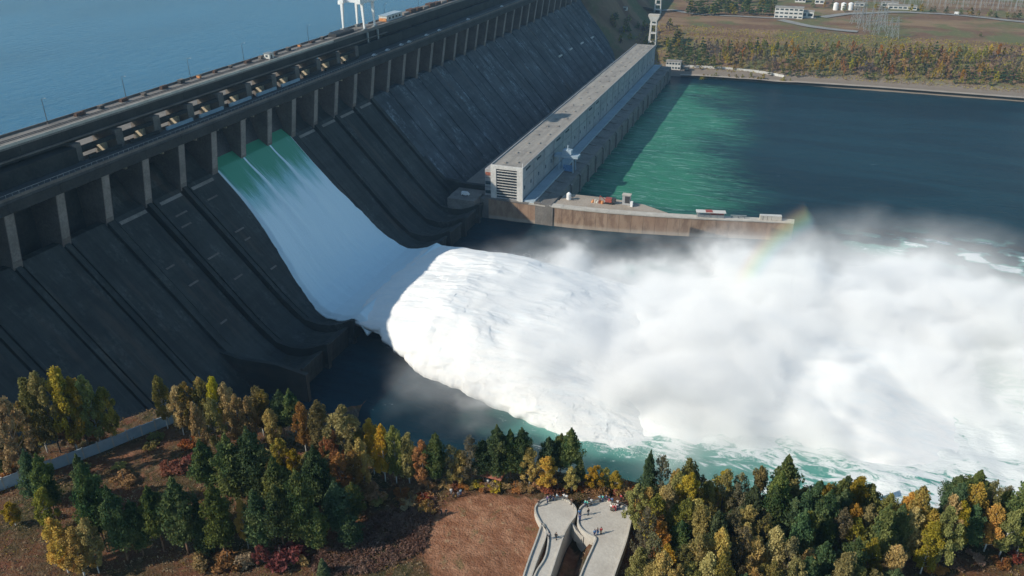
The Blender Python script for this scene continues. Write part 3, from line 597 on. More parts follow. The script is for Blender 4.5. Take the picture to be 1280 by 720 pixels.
prof = np.array([(-15.5, 78.5), (-12, 75), (-9, 69.6), (-6, 67.4), (SX(66), 66), (SX(50), 50), (SX(30), 30), (SX(18), 18), (SX(11)+.6, 11), (SX(6)+2.2, 7), (59, 5.2), (65, 5.6), (71, 7.6), (77, 11.2), (81, 9.5), (85, 5)])
dl = np.r_[0, np.cumsum(np.hypot(*np.diff(prof, axis=0).T))]; dl /= dl[-1]
PXu = np.interp(u, dl, prof[:, 0]); PZu = np.interp(u, dl, prof[:, 1])
ramp = sstep(u, .22, .9)
yl = 68.3-17*ramp-6*sstep(u, .8, 1); yr = 130-.5*0+6.5*sstep(u, .25, .75)
wob = (fbm(u*60+0*v, v*0+3.0, 2.2)-.5)*2.2*sstep(u, .15, .6)
Yv = yl+wob*(1-v)+(yr-yl)*v+((fbm(u*60, 0*u+40.0, 2.5)-.5)*2.2*sstep(u, .15, .6))*v
streak = fbm(u*9+0*v, v*70+0*u, 3.0, 5)
edge = np.minimum(v, 1-v)*(yr-yl); th = 1.1+1.3*(streak-.35)*sstep(u, .15, .6)+1.6*sstep(u, .62, .8); th = th*sstep(edge, -.2, 2.2)
pf = np.zeros_like(th)
for yp in (68.3, 88, 110, 130):
    pf = np.maximum(pf, (1-sstep(np.abs(Yv-(yp if 69 < yp < 129 else yp-(17*ramp if yp < 69 else -6.5*ramp))), .5, .8+9*sstep(u, .14, .62)))*(u > .13))
for yp in (88, 110): th = th+1.3*np.exp(-((Yv-yp)/(1.0+3*u))**2)*sstep(u, .15, .25)*(1-sstep(u, .3, .7))
FO = np.clip(np.maximum(pf*.95, sstep(u+.06*(streak-.5)-.05*np.abs(np.sin((Yv-66)/22*math.pi)), .12, .38)*1.0), 0, 1)
top = np.stack([PXu+.68*th, Yv, PZu+.72*th], -1)
inside_pier = ((np.abs(Yv-88) < 2.2) | (np.abs(Yv-110) < 2.2)) & (PXu < -3)
idx = np.arange(NU*NV).reshape(NU, NV); Fq = np.stack([idx[:-1, :-1], idx[1:, :-1], idx[1:, 1:], idx[:-1, 1:]], -1).reshape(-1, 4)
bot = np.stack([PXu-.5+0*th, Yv+0*th, PZu-.6+0*th], -1)
V_ = np.concatenate([top.reshape(-1, 3), bot.reshape(-1, 3)]); nn_ = NU*NV
ring = np.concatenate([idx[0, :], idx[1:, -1], idx[-1, -2::-1], idx[-2:0:-1, 0]]); r2 = np.roll(ring, -1)
Fs = np.stack([ring, r2, r2+nn_, ring+nn_], -1); Fq = np.concatenate([Fq, Fq[:, ::-1]+nn_, Fs])
me = npmesh('spillway_water', V_, Fq, 'chute_water'); a = me.attributes.new('foam', 'FLOAT', 'POINT'); a.data.foreach_set('value', np.concatenate([FO.ravel(), FO.ravel()]).astype(np.float32))
o = bpy.data.objects.new('spillway_water', me); COL.objects.link(o); o['kind'] = 'structure'
# the thrown jet: a fan-shaped mound of white water beyond the flip bucket
def jetm(g):
    p = g.pos(); x, y, z = g.xyz(p); n = g.noise(g.vec(g.mul(x, .10), g.mul(y, .3), g.mul(z, .4)), 1.0, 7, .7, .6)
    return {'Base Color': g.mix(g.ss(n, .3, .6), (.84, .88, .90), (.93, .93, .92)), 'Roughness': .9, 'Bump': (n, .22, 1.2)}
mat('white_water', jetm, spec=.1)
NU, NV = 300, 260; u = np.linspace(0, 1, NU)[:, None]; v = np.linspace(0, 1, NV)[None, :]
Xj = 75+152*u; yn = 47-sstep(u, 0, .3)*16-sstep(u, .2, .8)*22; yf = 138.5+3*sstep(u, 0, .5)+2*u
hz = np.interp(u, [0, .06, .15, .28, .42, .6, .8, 1], [13, 15.5, 19, 23, 23.5, 19, 10, -2])
c_ = np.abs(2*v-1); dome = np.power(np.clip(1-c_**3.0, 0, 1), .62); Yj = yn+(yf-yn)*v
zb = np.interp(u, [0, .12, .3, 1], [9.5, 9, 0, -1])
S1 = fbm(Xj*.22+0*v, Yj*.9, 2.4, 5); S2 = fbm(Xj*.4+0*v, Yj, 10, 3); S3 = fbm(Xj+0*v, Yj+50, 24, 3)
Zj = zb+(hz-zb)*dome*(.86+.28*(S3-.3))+(1.1*(S1-.5)+2.0*(S2-.5))*sstep(dome, .05, .5)*sstep(u, 0, .12)
Xd = Xj+0*v+2.2*(fbm(Yj, Xj+9, 5)-.5)*2; Yd = Yj+3.5*(fbm(Xj, Zj*1.5+Yj, 6)-.5)*(1-dome)
top = np.stack([Xd, Yd, Zj], -1); bot = np.stack([Xd, Yd*.97+2, zb-1.6+0*v], -1)
idx = np.arange(NU*NV).reshape(NU, NV); F1 = np.stack([idx[:-1, :-1], idx[1:, :-1], idx[1:, 1:], idx[:-1, 1:]], -1).reshape(-1, 4); nn_ = NU*NV
ring = np.concatenate([idx[0, :], idx[1:, -1], idx[-1, -2::-1], idx[-2:0:-1, 0]]); r2 = np.roll(ring, -1)
me = npmesh('thrown_water_jet', np.concatenate([top.reshape(-1, 3), bot.reshape(-1, 3)]), np.concatenate([F1, F1[:, ::-1]+nn_, np.stack([ring, r2, r2+nn_, ring+nn_], -1)]), 'white_water')
o = bpy.data.objects.new('thrown_water_jet', me); COL.objects.link(o); o['kind'] = 'stuff'

# boiling white water where the jet falls, mounded up to brighten the spray above
xs = np.linspace(150, 430, 230); ys = np.linspace(-4, 225, 190)
def boilz(X, Y):
    r = np.hypot((X-255)/108, (Y-108-.2*(X-255))/88); e = sstep(r+.5*(fbm(X, Y, 44, 2)-.5), 1.08, .3)
    return -1.8+e*(10+11*(fbm(X+7, Y, 52, 2)-.45)+3*sstep(X, 175, 230)-5*sstep(X, 290, 380))+e*1.2*(fbm(X, Y, 20, 2)-.5)
o = grid_obj('boiling_white_water', xs, ys, boilz, 'white_water'); o['kind'] = 'stuff'
# ---------------------------------------------------------------- spray cloud: a procedural density grid
def volume_mat(name, dens, col, aniso=0.0):
    m = bpy.data.materials.new(name); m.use_nodes = True; n_ = m.node_tree.nodes; n_.clear()
    pv = n_.new('ShaderNodeVolumePrincipled'); out = n_.new('ShaderNodeOutputMaterial'); m.node_tree.links.new(pv.outputs[0], out.inputs['Volume'])
    pv.inputs['Color'].default_value = (*col, 1); pv.inputs['Density'].default_value = dens; pv.inputs['Anisotropy'].default_value = aniso
    return m
def spray(name, mn, mx, res, fn, material):
    ng = bpy.data.node_groups.new(name, 'GeometryNodeTree'); ng.interface.new_socket('Geometry', in_out='OUTPUT', socket_type='NodeSocketGeometry')
    g = G(ng); out = g.node('NodeGroupOutput'); vc = g.node('GeometryNodeVolumeCube'); p = g.node('GeometryNodeInputPosition').outputs[0]
    g.put(vc.inputs['Density'], fn(g, p)); vc.inputs['Background'].default_value = 0
    vc.inputs['Min'].default_value = mn; vc.inputs['Max'].default_value = mx
    for k_, r_ in zip(('Resolution X', 'Resolution Y', 'Resolution Z'), res): vc.inputs[k_].default_value = r_
    sm = g.node('GeometryNodeSetMaterial'); sm.inputs['Material'].default_value = material
    g.l.new(vc.outputs[0], sm.inputs['Geometry']); g.l.new(sm.outputs[0], out.inputs[0])
    me = bpy.data.meshes.new(name); me.materials.append(material); o = bpy.data.objects.new(name, me); COL.objects.link(o)
    md = o.modifiers.new('grow', 'NODES'); md.node_group = ng; return o
def curve(g, x, pts):
    """piecewise linear in x from map ranges"""
    acc = pts[0][1]
    for (a, va), (b, vb) in zip(pts[:-1], pts[1:]):
        n = g.node('ShaderNodeMapRange'); n.clamp = True; g.put(n.inputs[0], x); n.inputs[1].default_value = a; n.inputs[2].default_value = b; n.inputs[3].default_value = 0; n.inputs[4].default_value = vb-va
        acc = g.add(n.outputs[0], acc)
    return acc
def sprayf(g, p):
    x, y, z = g.xyz(p)
    yc = curve(g, x, [(90, 90), (150, 80), (250, 108), (330, 132), (430, 142)]); ry = curve(g, x, [(80, 44), (120, 78), (180, 98), (260, 106), (340, 98), (440, 92)])
    hz = curve(g, x, [(90, 16), (130, 27), (190, 30), (260, 36), (330, 35), (440, 26)])
    a = g.m('DIVIDE', g.sub(y, yc), ry); b = g.m('DIVIDE', z, hz)
    e = g.sub(1.0, g.add(g.mul(a, a), g.mul(b, b)))
    q = g.vec(g.mul(x, .8), y, g.mul(z, 1.25)); big = g.noise(q, .018, 2, .5, .3); mid = g.noise(q, .045, 7, .62, .5)
    nz = g.add(g.mul(g.sub(big, .5), 1.5), g.mul(g.sub(mid, .5), 2.0))
    s = g.add(e, nz)
    core = g.ss(s, .40, .64); veil = g.ss(s, -.40, .7)
    fade = g.mul(g.ss(x, 84, 135), g.ss(x, 420, 310)); fade2 = g.mul(g.ss(x, 80, 125), g.ss(x, 445, 360))
    d = g.add(g.mul(g.mul(core, fade), .12), g.mul(g.mul(g.mul(veil, veil), fade2), .026))
    wx, wy, wz = g.m('DIVIDE', g.sub(x, 325.0), 105.0), g.m('DIVIDE', g.sub(y, 180.0), 66.0), g.m('DIVIDE', g.sub(z, 10.0), 36.0)
    we = g.sub(1.0, g.add(g.mul(wx, wx), g.add(g.mul(wy, wy), g.mul(wz, wz)))); wv = g.ss(g.add(we, g.mul(g.sub(mid, .5), 3.0)), -.1, 1.3)
    d = g.add(d, g.mul(g.mul(wv, .007), g.ss(we, 0, .35)))
    return g.mul(d, g.ss(z, 66, 52))
o = spray('spray_cloud', (70, -22, -1), (450, 270, 68), (190, 146, 42), sprayf, volume_mat('spray', 1.0, (1, 1, 1), -0.3)); o['kind'] = 'stuff'


# ================================================================ VEGETATION
def leafmat(name, dark, light, accent, hue=.03):
    m = bpy.data.materials.new(name); m.use_nodes = True; g = G(m.node_tree); g.n.clear()
    p = g.pos(True); rnd = g.node('ShaderNodeObjectInfo').outputs['Random']; rnd2 = g.m('FRACT', g.mul(rnd, 7.31)); rnd3 = g.m('FRACT', g.mul(rnd, 23.7))
    off = g.vm('ADD', p, g.vec(g.mul(rnd, 40.0), g.mul(rnd2, 30.0), 0.0))
    n1 = g.noise(off, .38, 4, .6); n2 = g.noise(off, 2.6, 2)
    c = g.mix(g.ss(g.add(g.mul(n1, .8), g.mul(n2, .3)), .36, .72), dark, light)
    c = g.mix(g.mul(g.ss(g.add(n1, g.mul(rnd3, .35)), .62, .85), .8), c, accent)
    hs = g.node('ShaderNodeHueSaturation'); g.put(hs.inputs['Hue'], g.m('MULTIPLY_ADD', rnd, hue, .5-hue/2)); g.put(hs.inputs['Value'], g.m('MULTIPLY_ADD', rnd2, .5, .75)); g.put(hs.inputs['Saturation'], g.m('MULTIPLY_ADD', rnd3, .3, .8)); g.put(hs.inputs['Color'], c)
    d = g.node('ShaderNodeBsdfDiffuse'); t = g.node('ShaderNodeBsdfTranslucent'); mx = g.node('ShaderNodeMixShader'); mx.inputs[0].default_value = .3; out = g.node('ShaderNodeOutputMaterial')
    for q in (d, t): g.l.new(hs.outputs[0], q.inputs['Color'])
    g.l.new(d.outputs[0], mx.inputs[1]); g.l.new(t.outputs[0], mx.inputs[2]); g.l.new(mx.outputs[0], out.inputs[0]); MATS[name] = m
leafmat('pine_needles', (.045, .085, .038), (.125, .185, .070), (.19, .21, .07), .06)
leafmat('olive_leaves', (.15, .15, .035), (.36, .32, .075), (.46, .34, .07), .06)
leafmat('golden_leaves', (.36, .26, .06), (.58, .44, .13), (.55, .33, .08), .04)
leafmat('orange_leaves', (.27, .145, .05), (.48, .28, .10), (.46, .21, .07), .04)
leafmat('red_leaves', (.18, .045, .03), (.36, .11, .06), (.36, .16, .05), .04)
leafmat('sparse_leaves', (.11, .105, .055), (.24, .215, .115), (.30, .22, .08), .05)
leafmat('bare_twigs', (.14, .115, .11), (.26, .22, .21), (.22, .13, .08), .03)
leafmat('heath_leaves', (.20, .11, .06), (.38, .25, .15), (.40, .32, .20), .05)
mat('pine_bark', worn((.13, .075, .045), (.26, .14, .08), .5, 3), .9); mat('birch_bark', worn((.45, .43, .40), (.68, .66, .62), .5, 2), .8); mat('grey_bark', worn((.10, .085, .07), (.20, .17, .14), .5, 3), .9)
def leaves(centres, radii, n_each, size, rg, droop=0.0):
    """small leaf quads scattered through ellipsoid clumps"""
    C_ = np.repeat(centres, n_each, 0); R_ = np.repeat(radii, n_each, 0); n = len(C_)
    d = rg.normal(size=(n, 3)); d /= np.linalg.norm(d, axis=1)[:, None]; d *= (rg.random(n)**.45)[:, None]
    P0 = C_+d*R_; P0[:, 2] -= droop*np.abs(rg.random(n))*R_[:, 2]
    a = rg.normal(size=(n, 3)); a /= np.linalg.norm(a, axis=1)[:, None]; b = np.cross(a, rg.normal(size=(n, 3))); b /= np.linalg.norm(b, axis=1)[:, None]
    s = size*(.55+.9*rg.random(n))[:, None]; a = a*s*.5; b = b*s*.33
    V = np.stack([P0-a, P0+b*1.0, P0+a, P0-b], 1).reshape(-1, 3); return V, np.arange(4*n).reshape(-1, 4)
rgc = np.random.default_rng(31); n = 6500; uu = rgc.random(n)**.9; side = rgc.random(n); xj = 93+141*uu
yn_ = 47-sstep(uu, 0, .3)*16-sstep(uu, .2, .8)*22; yf_ = 138.5+3*sstep(uu, 0, .5)+2*uu; hz_ = np.interp(uu, [0, .06, .15, .28, .42, .6, .8, 1], [10.5, 14.5, 19, 23, 23.5, 19, 12, 4])
vv = np.where(side < .5, rgc.random(n)**3*.12, np.where(side < .88, 1-rgc.random(n)**3*.10, rgc.random(n)))
zz = hz_*np.power(np.clip(1-np.abs(2*vv-1)**3, 0.0, 1), .62)*(.93+.05*rgc.random(n))+1.6*np.abs(rgc.normal(size=n))*.9; yy_ = yn_+(yf_-yn_)*vv+np.where(vv < .2, -1, np.where(vv > .8, 1, 0))*np.abs(rgc.normal(size=n))*1.8
Vc, Fc = leaves(np.stack([xj, yy_, np.maximum(zz, .5)], 1), np.full((n, 3), 1.4), 3, .30, rgc)
o = bpy.data.objects.new('flung_water_clots', npmesh('flung_water_clots', Vc, Fc, 'white_water', False)); COL.objects.link(o); o['kind'] = 'stuff'
def tree_proto(name, kind, h, seed, lod=1.0):
    rg = np.random.default_rng(seed); tr = MB(); cs = []; rs = []; r0 = (h*.0085+.03) if kind in ('birch', 'aspen', 'sparse') else (h*.012+.05)
    lean = rg.normal(size=2)*.02*h; pt = lambda t: np.array([lean[0]*t*t, lean[1]*t*t, h*t])
    nseg = 5 if lod > .5 else 2; top = .96
    for i in range(nseg):
        t0, t1 = i/nseg*top, (i+1)/nseg*top; tr.bar(pt(t0)-(0, 0, .6*(i == 0)), pt(t1), r0*(1-t0)**.8+.02, r0*(1-t1)**.8+.02, 6 if lod > .5 else 4)
    def limb(t, r, az, up, thick=.3):
        a = pt(t); b = a+np.array([math.cos(az)*r, math.sin(az)*r, up]); tr.bar(a, b, r0*thick*(1-t)+.02, .02, 4 if lod > .5 else 3); return b
    if kind == 'pine':
        nl = int(11*max(lod, .45)); base = rg.uniform(.22, .4)
        for i in range(nl):
            t = base+(.97-base)*i/(nl-1); R = h*.19*min(1, (1-t)*2.4+.12)*(.75+.5*rg.random()); k = max(2, int(round((5 if lod > .5 else 3)*(1.15-t*.5))))
            az0 = rg.random()*6.28
            for j in range(k):
                rr_ = R*(.55+.55*rg.random()); b = limb(t, rr_, az0+6.283*j/k+rg.normal()*.3, rr_*.25)
                cs.append(b); q = .46*R+.25; rs.append((q*1.1, q*1.1, q*.5))
                if lod > .5 and rr_ > .6*R: cs.append(pt(t)*.5+b*.5); rs.append((q*.8, q*.8, q*.4))
        cs.append(pt(1)); rs.append((h*.03, h*.03, h*.06)); ne = int(150*lod+14); sz = .33
    elif kind == 'spruce':
        nl = int(14*max(lod, .5))
        for i in range(nl):
            t = .08+.88*i/(nl-1); R = h*.17*(1-t)**.85*(.85+.3*rg.random())+.15; k = 6 if t < .6 else 4; az0 = rg.random()*6.28
            for j in range(k):
                b = limb(t, R*.7, az0+6.283*j/k, -R*.12); cs.append(b); rs.append((R*.42+.1, R*.42+.1, R*.26+.12))
        cs.append(pt(.99)); rs.append((.15, .15, h*.05)); ne = int(60*lod+10); sz = .38
    elif kind in ('birch', 'aspen', 'sparse'):
        nc = int({'birch': 34, 'aspen': 30, 'sparse': 30}[kind]*max(lod, .4)); wd = {'birch': .17, 'aspen': .235, 'sparse': .2}[kind]
        for i in range(nc):
            t = .24+.74*((i+.5)/nc); prof_ = math.sin(min(1, (t-.14)/.86)**.8*math.pi)**.55; R = h*wd*prof_*(.35+.75*rg.random()); az = i*2.4+rg.normal()*.4
            b = limb(max(.15, t-.16), R, az, h*.13+rg.normal()*.02*h, .38); q = h*(.062 if kind != 'sparse' else .055)*(.7+.6*rg.random()); cs.append(b); rs.append((q, q, q*1.25))
        cs.append(pt(.97)); rs.append((h*.04, h*.04, h*.06)); ne = int((200 if kind != 'sparse' else 80)*lod+16); sz = .28 if kind != 'sparse' else .25
    else:       # bush
        for i in range(int(11*max(lod, .5))):
            az = rg.random()*6.28; R = h*.55*rg.random()**.5; z_ = h*(.25+.5*rg.random()*(1-R/h)); tr.bar((0, 0, 0), (math.cos(az)*R, math.sin(az)*R, z_), .05, .02, 3)
            q = h*.24*(.7+.6*rg.random()); cs.append((math.cos(az)*R, math.sin(az)*R, z_)); rs.append((q, q, q*.8))
        ne = int(80*lod+10); sz = .26
    if lod < .5: sz *= 3.2
    V, Fq = leaves(np.array(cs), np.array(rs), ne, sz, rg, .3 if kind == 'birch' else 0)
    return tr, V, Fq
PROTO = {}
def get_proto(style, seed, lod):
    key = (style, seed, lod)
    if key in PROTO: return PROTO[key]
    kind, leaf, bark, nm = STYLES[style]; H = 10.0 if kind != 'bush' else 2.0
    tr, V, Fq = tree_proto(nm, kind, H, hash_(style, seed), lod)
    tm = bpy.data.meshes.new('trunk'); tm.from_pydata(tr.v, [], tr.f); tm.update(); tm.materials.append(MATS[bark]); tm.polygons.foreach_set('use_smooth', [True]*len(tm.polygons))
    cm = npmesh('crown', V, Fq, leaf, False); PROTO[key] = (nm, tm, cm, H); return PROTO[key]
def hash_(style, seed): return sum(ord(c)*(i+3) for i, c in enumerate(style))*31+seed*17
STYLES = {'pine': ('pine', 'pine_needles', 'pine_bark', 'pine_tree'), 'spruce': ('spruce', 'pine_needles', 'grey_bark', 'spruce_tree'), 'olive': ('aspen', 'olive_leaves', 'grey_bark', 'aspen_tree'),
          'gold': ('birch', 'golden_leaves', 'birch_bark', 'birch_tree'), 'orange': ('aspen', 'orange_leaves', 'grey_bark', 'aspen_tree'), 'sparse': ('sparse', 'sparse_leaves', 'grey_bark', 'thin_tree'),
          'oliveb': ('birch', 'olive_leaves', 'birch_bark', 'birch_tree'), 'russet': ('birch', 'orange_leaves', 'birch_bark', 'birch_tree'), 'bare': ('sparse', 'bare_twigs', 'grey_bark', 'bare_tree'),
          'redbush': ('bush', 'red_leaves', 'grey_bark', 'bush'), 'orangebush': ('bush', 'orange_leaves', 'grey_bark', 'bush'), 'brownbush': ('bush', 'heath_leaves', 'grey_bark', 'bush'), 'greenbush': ('bush', 'olive_leaves', 'grey_bark', 'bush'), 'redtree': ('aspen', 'red_leaves', 'grey_bark', 'aspen_tree')}
PHR = {'pine': 'dark green pine', 'spruce': 'narrow dark spruce', 'olive': 'round olive-green aspen', 'gold': 'golden-leaved birch', 'orange': 'rust-orange aspen', 'sparse': 'thin grey-green tree', 'oliveb': 'slender yellow-green birch',
       'russet': 'russet birch', 'bare': 'bare grey tree', 'redbush': 'red-leaved bush', 'orangebush': 'orange-brown bush', 'brownbush': 'brown heath bush', 'greenbush': 'green bush', 'redtree': 'red-leaved aspen'}
PLANTED = []
rt = random.Random(5)
def plant(style, p, h, seed, lod=1.0, wide=1.0):
    nm, tm, cm, H = get_proto(style, seed, lod); s = h/H
    e = bpy.data.objects.new(nm, None); COL.objects.link(e); e.location = p; e.rotation_euler.z = rt.uniform(0, 6.28); e.scale = (s*wide, s*wide, s)
    for n_, m_ in (('trunk', tm), ('crown', cm)):
        c = bpy.data.objects.new(n_, m_); COL.objects.link(c); c.parent = e
    return e
def near_tree(px_, py_, ptop, style, wide=1.0, seed=None):
    q = ray_ground(px_, py_, near_h, 60, 420)
    if q[2] < 20: return
    dep = (q-CAM)@CF; h = (py_-ptop)*dep/1000/.86
    e = plant(style, (q[0], q[1], q[2]-.1), max(2, h), rt.randrange(5) if seed is None else seed, 1.0, wide*(1.1 if h < 9 else 1.0)*min(1.2, max(.66, 10.5/h))*(.86 if style == 'pine' else 1))
    PLANTED.append((e, style, px_, py_, h)); return e
T = [(8,562,470,'olive'),(36,604,495,'orange'),(22,566,505,'olive'),(48,582,500,'olive'),(60,566,470,'oliveb'),(76,566,462,'olive'),(98,566,459,'oliveb'),(112,562,470,'olive'),(128,560,468,'oliveb'),(146,552,482,'olive'),(95,562,512,'orange'),(122,556,514,'orange'),(8,600,530,'pine'),
(54,640,560,'pine'),(72,650,565,'pine'),(66,666,606,'oliveb'),(120,648,565,'pine'),(134,690,576,'pine'),(160,700,602,'pine'),(86,716,640,'gold',1.3),(106,720,652,'gold',1.3),(124,716,640,'gold'),(20,657,624,'oliveb'),(60,628,588,'pine'),
(210,536,468,'oliveb'),(230,544,482,'gold'),(243,541,476,'olive'),(262,538,470,'oliveb'),(277,541,471,'oliveb'),(258,584,500,'russet',.8),(276,570,495,'olive'),(291,541,478,'gold'),(304,560,492,'orange'),(318,562,494,'russet'),(330,545,480,'oliveb'),(345,566,508,'gold'),
(338,548,486,'olive'),(357,548,487,'pine'),(370,552,487,'pine'),(383,566,500,'russet'),(402,576,499,'olive',1.2),(436,600,505,'olive',1.4),(420,604,532,'orange'),(430,628,562,'orange'),(446,622,560,'russet'),(456,612,545,'gold'),(468,592,522,'gold'),(482,602,528,'gold'),(496,604,530,'oliveb'),
(512,604,538,'oliveb'),(530,606,547,'russet'),(545,606,540,'pine'),(566,606,553,'sparse'),(577,604,560,'gold'),(590,606,541,'sparse'),(604,602,548,'pine'),(622,604,530,'pine'),(638,602,536,'pine'),(652,602,534,'pine'),(662,606,556,'gold'),(686,598,545,'pine'),(682,611,568,'gold'),(700,592,541,'pine'),
(711,598,534,'pine'),(724,603,568,'spruce'),(714,614,582,'gold'),(742,612,580,'olive'),(756,610,583,'olive'),(768,614,586,'oliveb'),(265,626,548,'pine',1.2),(298,640,541,'pine',1.2),(326,640,532,'pine',1.2),(352,652,570,'pine',1.2),(236,692,590,'pine',1.2),(206,690,602,'pine',1.2),(282,694,600,'pine',1.2),
(258,690,610,'spruce'),(311,686,616,'gold',.7),(330,692,610,'pine',1.2),(356,690,600,'pine',1.2),(384,684,582,'pine',1.2),(402,646,555,'pine',1.2),(424,668,600,'pine',1.2),(444,650,600,'pine'),(372,606,560,'gold'),(354,604,546,'olive'),(388,612,562,'oliveb'),(418,640,590,'olive'),(180,694,620,'pine'),
(405,719,694,'spruce',1.3),(462,626,602,'orange'),(340,600,560,'gold'),(290,600,550,'pine'),(312,612,556,'olive'),(365,640,582,'pine'),(398,690,630,'pine'),(440,684,640,'pine'),(416,580,530,'pine'),(450,590,535,'oliveb'),(315,590,540,'pine'),
(805,648,560,'pine',.7),(820,646,562,'sparse'),(792,668,600,'olive'),(856,646,568,'oliveb'),(840,652,580,'gold'),(872,646,590,'sparse'),(900,646,584,'olive'),(920,648,586,'sparse'),(940,650,577,'oliveb'),(970,652,568,'pine',1.3),(1000,654,605,'gold'),(1016,655,598,'pine'),(1046,652,590,'pine'),(1061,650,592,'pine'),
(1078,652,604,'pine'),(1130,612,588,'pine'),(1158,618,580,'olive',1.3),(1186,646,592,'pine',1.2),(1206,650,584,'pine',1.2),(1222,648,600,'pine'),(1246,656,602,'sparse'),(1266,690,585,'pine',1.2),(1278,660,590,'pine'),(1146,700,628,'gold',1.7),(1130,690,640,'gold'),(830,676,600,'gold'),(812,690,610,'olive'),(850,690,615,'olive')]
for t_ in T: near_tree(*t_)
rr = random.Random(21)
for j, by in enumerate((668, 690, 712, 738, 768)):
    bx = 800+rr.uniform(0, 15)-(6 if j > 2 else 0)
    while bx < 1290:
        ok = not (1085 < bx < 1170 and by < 675) and not (bx > 1175 and by > 700) and not (bx > 1120 and by > 730)
        if ok:
            st = rr.choices(['pine', 'olive', 'oliveb', 'gold', 'orange', 'sparse', 'russet'], [.22 if bx < 1010 else .42, .17, .26, .20, .03, .14, .03])[0]
            near_tree(bx+rr.uniform(-5, 5), by+rr.uniform(-8, 8), by-rr.uniform(56, 92), st, 1.05)
        bx += rr.uniform(16, 24)
for i in range(46):      # shrubs along the rim and round the clearing
    if i < 26: x_, y_ = 560+i*9.2+rr.uniform(-3, 3), rr.uniform(606, 617) if i > 12 else rr.uniform(608, 613)
    elif i < 38: x_, y_ = rr.uniform(470, 545), rr.uniform(606, 640)
    else: x_, y_ = rr.uniform(725, 790), rr.uniform(607, 619)
    near_tree(x_, y_, y_-rr.uniform(7, 13), rr.choice(['redbush', 'orangebush', 'orangebush', 'brownbush', 'greenbush']))
for (x_, y_, h_, s_) in [(328,704,26,'redtree'),(352,702,22,'redbush'),(364,700,20,'redbush'),(376,700,16,'orangebush'),(286,706,20,'orangebush'),(300,708,18,'brownbush'),(250,708,16,'orangebush'),(464,620,20,'orangebush'),(212,588,15,'redbush'),(228,592,17,'redbush'),(235,580,12,'redbush'),(190,560,9,'greenbush'),(196,548,10,'greenbush'),(150,586,10,'greenbush'),(156,602,15,'orangebush'),
        (240,556,14,'redbush'),(270,590,14,'orangebush'),(16,590,18,'orangebush'),(1100,612,9,'redbush'),(1220,700,12,'brownbush'),(1250,706,12,'redbush'),(1190,708,12,'brownbush'),(1170,716,14,'orangebush'),(1270,700,10,'redbush'),(980,700,18,'redtree'),(846,694,22,'orangebush'),(870,704,20,'redbush'),(100,660,14,'orangebush'),(96,676,12,'orangebush'),(1140,640,12,'orangebush'),(1120,664,12,'brownbush')]:
    near_tree(x_, y_, y_-h_, s_)
ORD = names+['twenty-'+n for n in names[:9]]+['thirtieth']+['thirty-'+n for n in names[:9]]+['fortieth']+['forty-'+n for n in names[:9]]
def zone(x, y):
    if x < 200: return 'by the concrete fence' if y < 610 else 'in the lower left corner'
    if x < 470: return 'on the left cliff edge' if y < 575 else ('in mid left wood' if y < 655 else 'in the left wood front')
    if x < 790: return 'between clearing and river'
    return "on the right wood's river edge" if y < 660 else ('in the mid right wood' if y < 700 else 'in the right wood front')
zd = {}
for e, st, x, y, h in PLANTED: zd.setdefault((zone(x, y), PHR[st]), []).append((x, e))
for (z_, ph_), L in zd.items():
    for i, (x, e) in enumerate(sorted(L, key=lambda q: q[0])):
        lab = f"{ph_} {z_}" if len(L) == 1 else f"{ORD[i]} {ph_} from the left {z_}"
        tag(e, lab, 'bush' if 'bush' in ph_ else 'tree', 'bushes of the near bank' if 'bush' in ph_ else 'trees of the near bank')
# heath and litter: uncountable ground cover
def scatter(name, region, n, hf, leaf, size, hgt, per=9, seed=1, spread=.5):
    rg = np.random.default_rng(seed); pts = region(rg, n); X_, Y_ = pts[:, 0], pts[:, 1]; Z_ = hf(X_, Y_); C_ = np.stack([X_, Y_, Z_+hgt*.35], 1)
    r = (.6+.8*rg.random(len(C_)))[:, None]; V, Fq = leaves(C_, np.concatenate([r*spread, r*spread, r*hgt*.5], 1), per, size, rg)
    o = bpy.data.objects.new(name, npmesh(name, V, Fq, leaf, False)); COL.objects.link(o); o['kind'] = 'stuff'; return o
def heath(rg, n):
    out = []
    while len(out) < n:
        x, y = rg.uniform(390, 545), rg.uniform(612, 722)
        lo = np.interp(x, [390, 440, 480, 545], [700, 668, 640, 612]); hi = np.interp(x, [390, 470, 530, 545], [724, 716, 690, 630])
        if lo < y < hi: q = at(x, y, 76.5); out.append(q[:2])
    return np.array(out)
scatter('heath_scrub', heath, 1500, near_h, 'heath_leaves', .3, 1.0, 16, 2)
def anyw(rg, n):
    p = np.stack([rg.uniform(100, 330, n), rg.uniform(-175, -76, n)], 1); s_ = soil_attr(p[:, 0], p[:, 1], 0); return p[(s_ < .3) & (near_h(p[:, 0], p[:, 1]) > 60)]
scatter('undergrowth', anyw, 12000, near_h, 'heath_leaves', .26, .7, 7, 3)
scatter('grass_tufts', anyw, 5000, near_h, 'olive_leaves', .22, .5, 6, 4)
